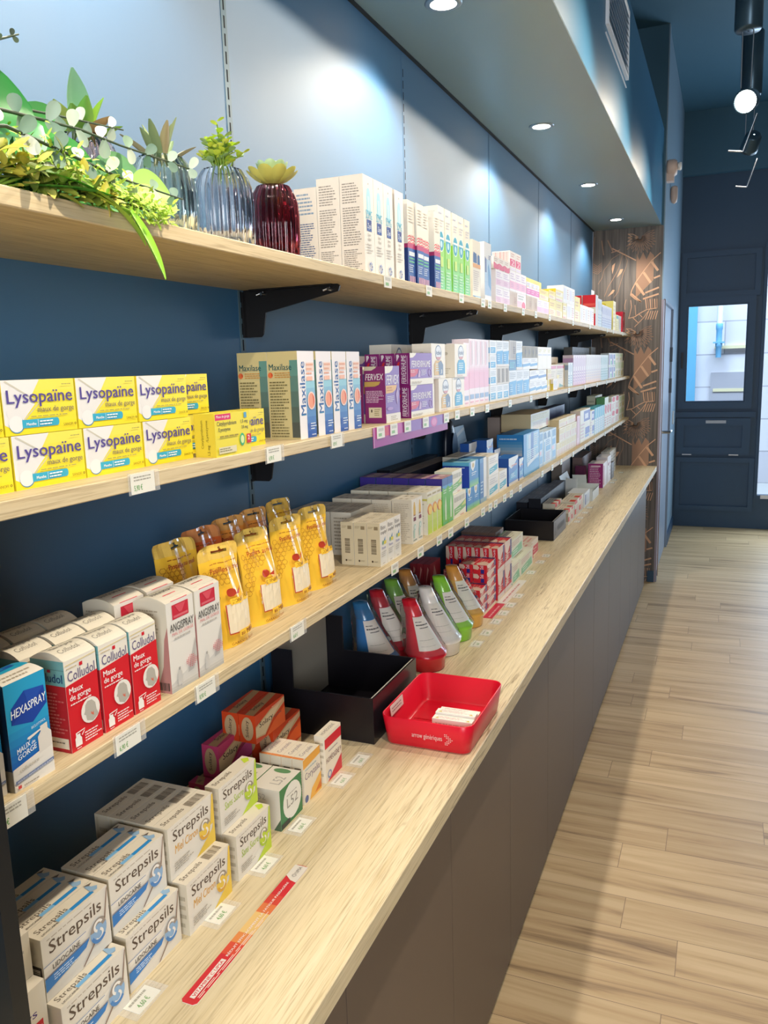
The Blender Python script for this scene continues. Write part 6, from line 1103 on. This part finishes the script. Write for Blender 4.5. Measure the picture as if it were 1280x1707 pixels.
b = MB(); b.box(0, 0, 0, .03, .16, .0012, cm('c8243c')); draw(b, lambda u, v, e: (.03-.03*v, .16*u, .0012+e), [('l', .05, .2, .9, .6, 1, 'e0a0a0', 3)]); o = link('shelf_strip', b.mesh('shelf_strip'), None, (.252, 2.335, ZC+.0002)); tag(o, 'red strip card right of the orange cone bottle', 'label strip')

# ------------------------------------------------------------------ plants on the top shelf
def vase(x, y, r, h, col, label, dens=1.0):
    t = thing('glass_vase', label, 'vase', (x, y, Z1), 0, 'ribbed glass vases')
    g = mat('ribbed_glass_'+col, col, rough=.03, trans=1, ior=1.45)
    b = MB(); pr = [(.55*r, .0004), (.9*r, .002), (.97*r, .012), (r, .04), (r, h*.6), (.96*r, h*.78), (.84*r, h*.9), (.66*r, h)]
    b.lathe(pr, g, 132, ribs=24, amp=.045); b.disc(.55*r, .0004, g, 44, up=False)
    b.lathe([(.60*r, h), (.78*r, h*.89), (.89*r, h*.76), (.92*r, h*.58), (.92*r, .04), (.85*r, .014), (.3*r, .011)], g, 66, ribs=22, amp=.012); b.disc(.3*r, .011, g, 44)
    rows = [[((.66*r if q == 0 else .60*r)*math.cos(2*PI*k/132), (.66*r if q == 0 else .60*r)*math.sin(2*PI*k/132), h) for k in range(132)] for q in (0, 1)]; b.grid(rows, g, close=True)
    link('vase_body', b.mesh('vase_body'), t); return t
def leaf(b, p, d, up, l, w_, m, curl=.2, n=5, tip=1.0, fat=0):
    """leaf blade: base p, direction d, upper side up; tip < .5 gives a round spoon end"""
    p, d, up = Vector(p), Vector(d).normalized(), Vector(up); s = d.cross(up)
    if s.length < 1e-4: s = d.cross(Vector((1, 0, 0)))
    s.normalize(); u = s.cross(d); rows = []
    if tip < .5: n = max(n, 9)
    for k in range(n+1):
        v = k/n
        if tip < .5: v = 1-(1-v)**1.4; ww = w_*(.25+.75*math.sin(PI/2*v/.62)) if v < .62 else w_*math.sqrt(max(.004, 1-((v-.62)/.38)**2))
        else: ww = w_*math.sin(PI*min(.985, .06+.94*v))**tip+.0004
        c = p+d*(l*v)+u*(curl*l*v*v); f = .08 if tip < .5 else .16
        rows.append([c-s*ww/2+u*ww*f, c-s*ww/4+u*ww*f*.3-u*fat*ww*.7, c-u*fat*ww, c+s*ww/4+u*ww*f*.3-u*fat*ww*.7, c+s*ww/2+u*ww*f])
    b.grid(rows, m)
def gm(c, r=.45): return mat('leaf_'+c, c, rough=r, spec=.4)
t = vase(.2, 1.259, .0405, .123, '9a4654', 'dark red ribbed glass vase, rightmost of the vases')
p = thing('succulent', 'grey-green rosette succulent in the dark red vase', 'plant', (.2, 1.259, Z1+.124), 0, 'succulents in the vases')
b = MB(); R_ = random.Random(3)
for k, (n, ln, wd, el, c) in enumerate(((9, .05, .027, .3, 'ccc562'), (8, .042, .024, .66, 'a9c092'), (6, .032, .023, .95, 'b4c8a6'), (4, .021, .015, 1.25, 'c2d2b4'))):
    for i in range(n):
        a = 2*PI*i/n+k*.4; d = (math.cos(a)*math.cos(el), math.sin(a)*math.cos(el), math.sin(el)); leaf(b, (0, 0, .004*k), d, (0, 0, 1), ln, wd, gm(c), .25, 8, .45, .12)
link('leaves', b.mesh('leaves'), p)
b = MB(); b.lathe([(.01, -.06), (.012, -.01), (.01, .006)], gm('6e7a4a'), 10); link('stem', b.mesh('stem'), p)
t = vase(.19, 1.122, .0445, .123, 'eaedf4', 'blue-grey ribbed glass vase, second from the right')
p = thing('succulent', 'lime round-leaved trailing plant in the blue-grey vase', 'plant', (.19, 1.122, Z1+.122), 0, 'succulents in the vases')
b = MB(); s_ = MB()
for k in range(22):
    a = k*2.4; q = R_.uniform(.010, .036); hgt = .058 if k == 0 else R_.uniform(.012, .042)
    tip = Vector((q*math.cos(a), q*math.sin(a)-(.03 if k == 0 else 0), hgt)); s_.tube([(0, 0, -.02), tip*.6+Vector((0, 0, .006)), tip], .0011, gm('7c9a3c'), 5)
    for j in range(9):
        f = .35+.65*j/8; a2 = j*2.4; c = tip*f+Vector((0, 0, .004)); d = Vector((math.cos(a2), math.sin(a2), .35)); leaf(b, c, d, (0, 0, 1), .012, .011, gm(['cfe24a', 'b8d44c', '9cc078', 'dcea60'][(k+j) % 4]), .1, 5, .45)
link('leaves', b.mesh('leaves'), p); link('stems', s_.mesh('stems'), p)
t = vase(.18, .985, .0455, .113, 'e6efe9', 'pale green ribbed glass vase, third from the right')
p = thing('succulent', 'spiky agave-like plant in the pale green vase', 'plant', (.18, .985, Z1+.112), 0, 'succulents in the vases')
b = MB()
for k in range(13):
    a = k*2.4; el = [1.35, 1.15, .9, .7][k % 4]; d = (math.cos(a)*math.cos(el), math.sin(a)*math.cos(el), math.sin(el)); leaf(b, (.004*math.cos(a), .004*math.sin(a), -.01), d, (-math.cos(a), -math.sin(a), .4), R_.uniform(.05, .068), .014, gm(['8c9a6e', '9c8f6a', '7f9468', 'a09a78'][k % 4]), -.12, 7, .62, .15)
link('leaves', b.mesh('leaves'), p)
t = vase(.13, .889, .0455, .125, 'ecdcdc', 'pink-brown ribbed glass vase, leftmost behind the foliage')
p = thing('succulent', 'broad-leaved green and bronze plant in the pink vase', 'plant', (.13, .889, Z1+.124), 0, 'succulents in the vases')
b = MB()
for k in range(11):
    a = k*2.4+.5; el = [1.3, 1.0, .7][k % 3]; d = (math.cos(a)*math.cos(el), math.sin(a)*math.cos(el), math.sin(el)); leaf(b, (.006*math.cos(a), .006*math.sin(a), -.01), d, (-math.cos(a), -math.sin(a), .4), R_.uniform(.05, .066), .024, gm(['8cbf3e', 'a9885a', '76ab4c', '98a854'][k % 4]), -.15, 7, .8, .1)
leaf(b, (.012, -.012, -.01), (.1, -.25, 1), (.9, -.3, .1), .085, .034, gm('6f9c7c'), .05, 8, .8, .06)
link('leaves', b.mesh('leaves'), p)
# eucalyptus branches with small disc leaves
def euca(pts, label, n, r0, cols, k0):
    t = thing('eucalyptus_branch', label, 'plant', pts[0], 0, 'artificial greenery at the left end'); o0 = Vector(pts[0]); P = [Vector(p)-o0 for p in pts]
    s_ = MB(); s_.tube(P, .0022, gm('3c4a36'), 6, .45); link('stem', s_.mesh('stem'), t); b = MB(); R2 = random.Random(k0)
    seg = sum((q-p).length for p, q in zip(P, P[1:]))
    for k in range(n):
        f = (k+.6)/n*seg
        for p, q in zip(P, P[1:]):
            l = (q-p).length
            if f <= l: break
            f -= l
        c = p+(q-p)*(f/l); d = (q-p).normalized(); sz = r0*(1-.35*k/n)
        for sg in (-1, 1):
            dr = (d*R2.uniform(.1, .7)+Vector((R2.uniform(-.6, .6), 0, sg*R2.uniform(.6, 1)))).normalized(); leaf(b, c+d*R2.uniform(-.006, .006), dr, Vector((R2.uniform(.3, 1), -R2.uniform(.2, 1), .3)), sz*R2.uniform(.8, 1.1), sz*.66, gm(cols[(k+(sg > 0)) % len(cols)], .5), .05, 8, .42)
    link('leaves', b.mesh('leaves'), t)
EC = ['6c8674', '9cae9c', 'bcc6b2', 'd9decb', '7f9a80']
euca([(.2, .50, 1.86), (.2, .62, 1.915), (.2, .716, 1.937), (.2, .796, 1.946), (.2, .886, 1.955)], 'upper eucalyptus branch reaching over the pink vase', 8, .024, EC, 5)
euca([(.24, .48, 1.87), (.25, .58, 1.905), (.25, .676, 1.912), (.25, .749, 1.917), (.25, .816, 1.915), (.25, .964, 1.916)], 'middle eucalyptus branch crossing the pale green vase', 12, .025, EC, 6)
euca([(.262, .50, 1.86), (.278, .62, 1.885), (.28, .728, 1.873), (.28, .784, 1.867), (.28, .89, 1.864)], 'lower eucalyptus branch at the shelf edge', 10, .024, EC, 7)
euca([(.25, .50, 1.86), (.25, .58, 1.94), (.25, .652, 1.976), (.25, .676, 1.988)], 'dark twig tip at the left picture edge', 9, .011, ['2e3c2a', '6c7c3a', '46553a'], 8)
# big-leaved plant
def bigplant(label, leaves, stem_col, loc):
    t = thing('leafy_plant', label, 'plant', loc, 0, 'artificial greenery at the left end'); o0 = Vector(loc); b = MB(); s_ = MB()
    for c, d, up, l, w_, col, curl in leaves:
        c = Vector(c)-o0; leaf(b, c, d, up, l, w_, gm(col, .38), curl, 12, .55, .03); m = c*.5+Vector((0, 0, .02)); s_.tube([(0, 0, 0), m, c], .0016, gm(stem_col), 5)
    link('stems', s_.mesh('stems'), t); link('leaves', b.mesh('leaves'), t)
bigplant('large green heart-leaved plant at the left end of the top shelf', [
    ((.225, .585, 1.885), (.1, 1, .35), (1, -.5, .2), .14, .11, '2f8a40', -.15), ((.2, .69, 1.86), (.1, 1, .45), (1, -.2, .4), .13, .085, '5cb85c', -.1), ((.235, .70, 1.86), (.1, 1, .1), (1, -.5, .3), .11, .09, '50ac54', -.2),
    ((.16, .72, 1.88), (0, .8, .8), (1, 0, 0), .11, .07, '58aa5c', .1), ((.232, .775, 1.855), (.05, 1, .2), (1, -.4, .2), .12, .09, '78b078', -.12), ((.18, .63, 1.87), (.4, .7, .3), (.6, 0, .8), .12, .08, '2c8040', -.2),
    ((.24, .66, 1.845), (.5, .8, .2), (.6, 0, .9), .10, .075, '4eae52', -.25), ((.255, .825, 1.858), (.12, 1, .22), (1, 0, .5), .075, .062, 'a8d468', -.12), ((.2, .56, 1.87), (.5, .3, .6), (.8, 0, .3), .12, .09, '2f8a40', -.2)], '4a7c3a', (.18, .58, Z1+.001))
bigplant('bright lime strap-leaved plant hanging over the shelf edge', [
    ((.275, .735, 1.846), (.35, 1, -.35), (.7, 0, 1), .08, .03, '9cc83c', -.35), ((.27, .70, 1.85), (.3, 1, -.1), (.8, 0, 1), .10, .028, 'a4cc48', -.3), ((.288, .777, 1.832), (.12, .42, -.62), (1, .3, .4), .085, .026, '9cdc3c', -.08),
    ((.27, .66, 1.855), (.4, 1, .0), (.7, 0, 1), .1, .03, '8fbc44', -.3), ((.265, .75, 1.852), (.25, 1, .1), (.8, 0, 1), .075, .03, 'b4d45c', -.25)], '88a83c', (.25, .62, Z1+.001))
# small variegated bush and feathery fern, each made of many tiny leaves
def bush(name, label, spots, cols, lw, n, seed, droop=0):
    t = thing(name, label, 'plant', (spots[0][0], spots[0][1], Z1+.001), 0, 'artificial greenery at the left end'); o0 = t.location.copy(); b = MB(); s_ = MB(); R2 = random.Random(seed)
    for (x, y, z, r) in spots:
        c = Vector((x, y, z))-o0; s_.tube([(0, 0, 0), c*.5+Vector((0, 0, .01)), c], .0012, gm('5a6a2c'), 5)
        for k in range(n):
            q = Vector((R2.gauss(0, .5), R2.gauss(0, .55), R2.gauss(0, .42)))*r; d = Vector((R2.uniform(-.2, 1), R2.uniform(-.6, 1), R2.uniform(-.5, .9)-droop)); cc = c+q
            cc.z = max(cc.z, .003) if cc.x+o0.x < .276 else cc.z
            l = lw[0]*R2.uniform(.6, 1.2); leaf(b, cc, d, (.6, -.3, .8), l, lw[1]*R2.uniform(.7, 1.2), gm(cols[R2.randrange(len(cols))]), R2.uniform(-.3, .2), 4, .7)
    link('stems', s_.mesh('stems'), t); o = link('leaves', b.mesh('leaves'), t); o['kind'] = 'stuff'
bush('variegated_bush', 'yellow-green variegated bush of small leaves on the top shelf', [(.25, .56, 1.86, .035), (.255, .60, 1.852, .03), (.255, .64, 1.85, .026), (.265, .67, 1.848, .024), (.265, .71, 1.85, .025), (.27, .745, 1.845, .018), (.25, .52, 1.865, .035)], ['d0c04a', 'a8a844', 'd8cc6a', '8a963c', '6c7c34'], (.024, .012), 22, 21)
bush('feathery_fern', 'bright feathery fern spilling along the shelf edge', [(.262, .69, 1.862, .028), (.268, .73, 1.858, .026), (.272, .765, 1.852, .024), (.276, .80, 1.846, .02), (.282, .83, 1.838, .016), (.255, .66, 1.868, .03)], ['a8c83c', 'bcd84e', '90b434', 'cce066'], (.009, .0035), 150, 22, .3)
bush('dark_bush', 'dark green undergrowth between the big leaves, top shelf', [(.2, .60, 1.855, .04), (.22, .68, 1.852, .035), (.19, .74, 1.855, .03)], ['2c5c2c', '3c7034', '284c28'], (.022, .012), 40, 23)
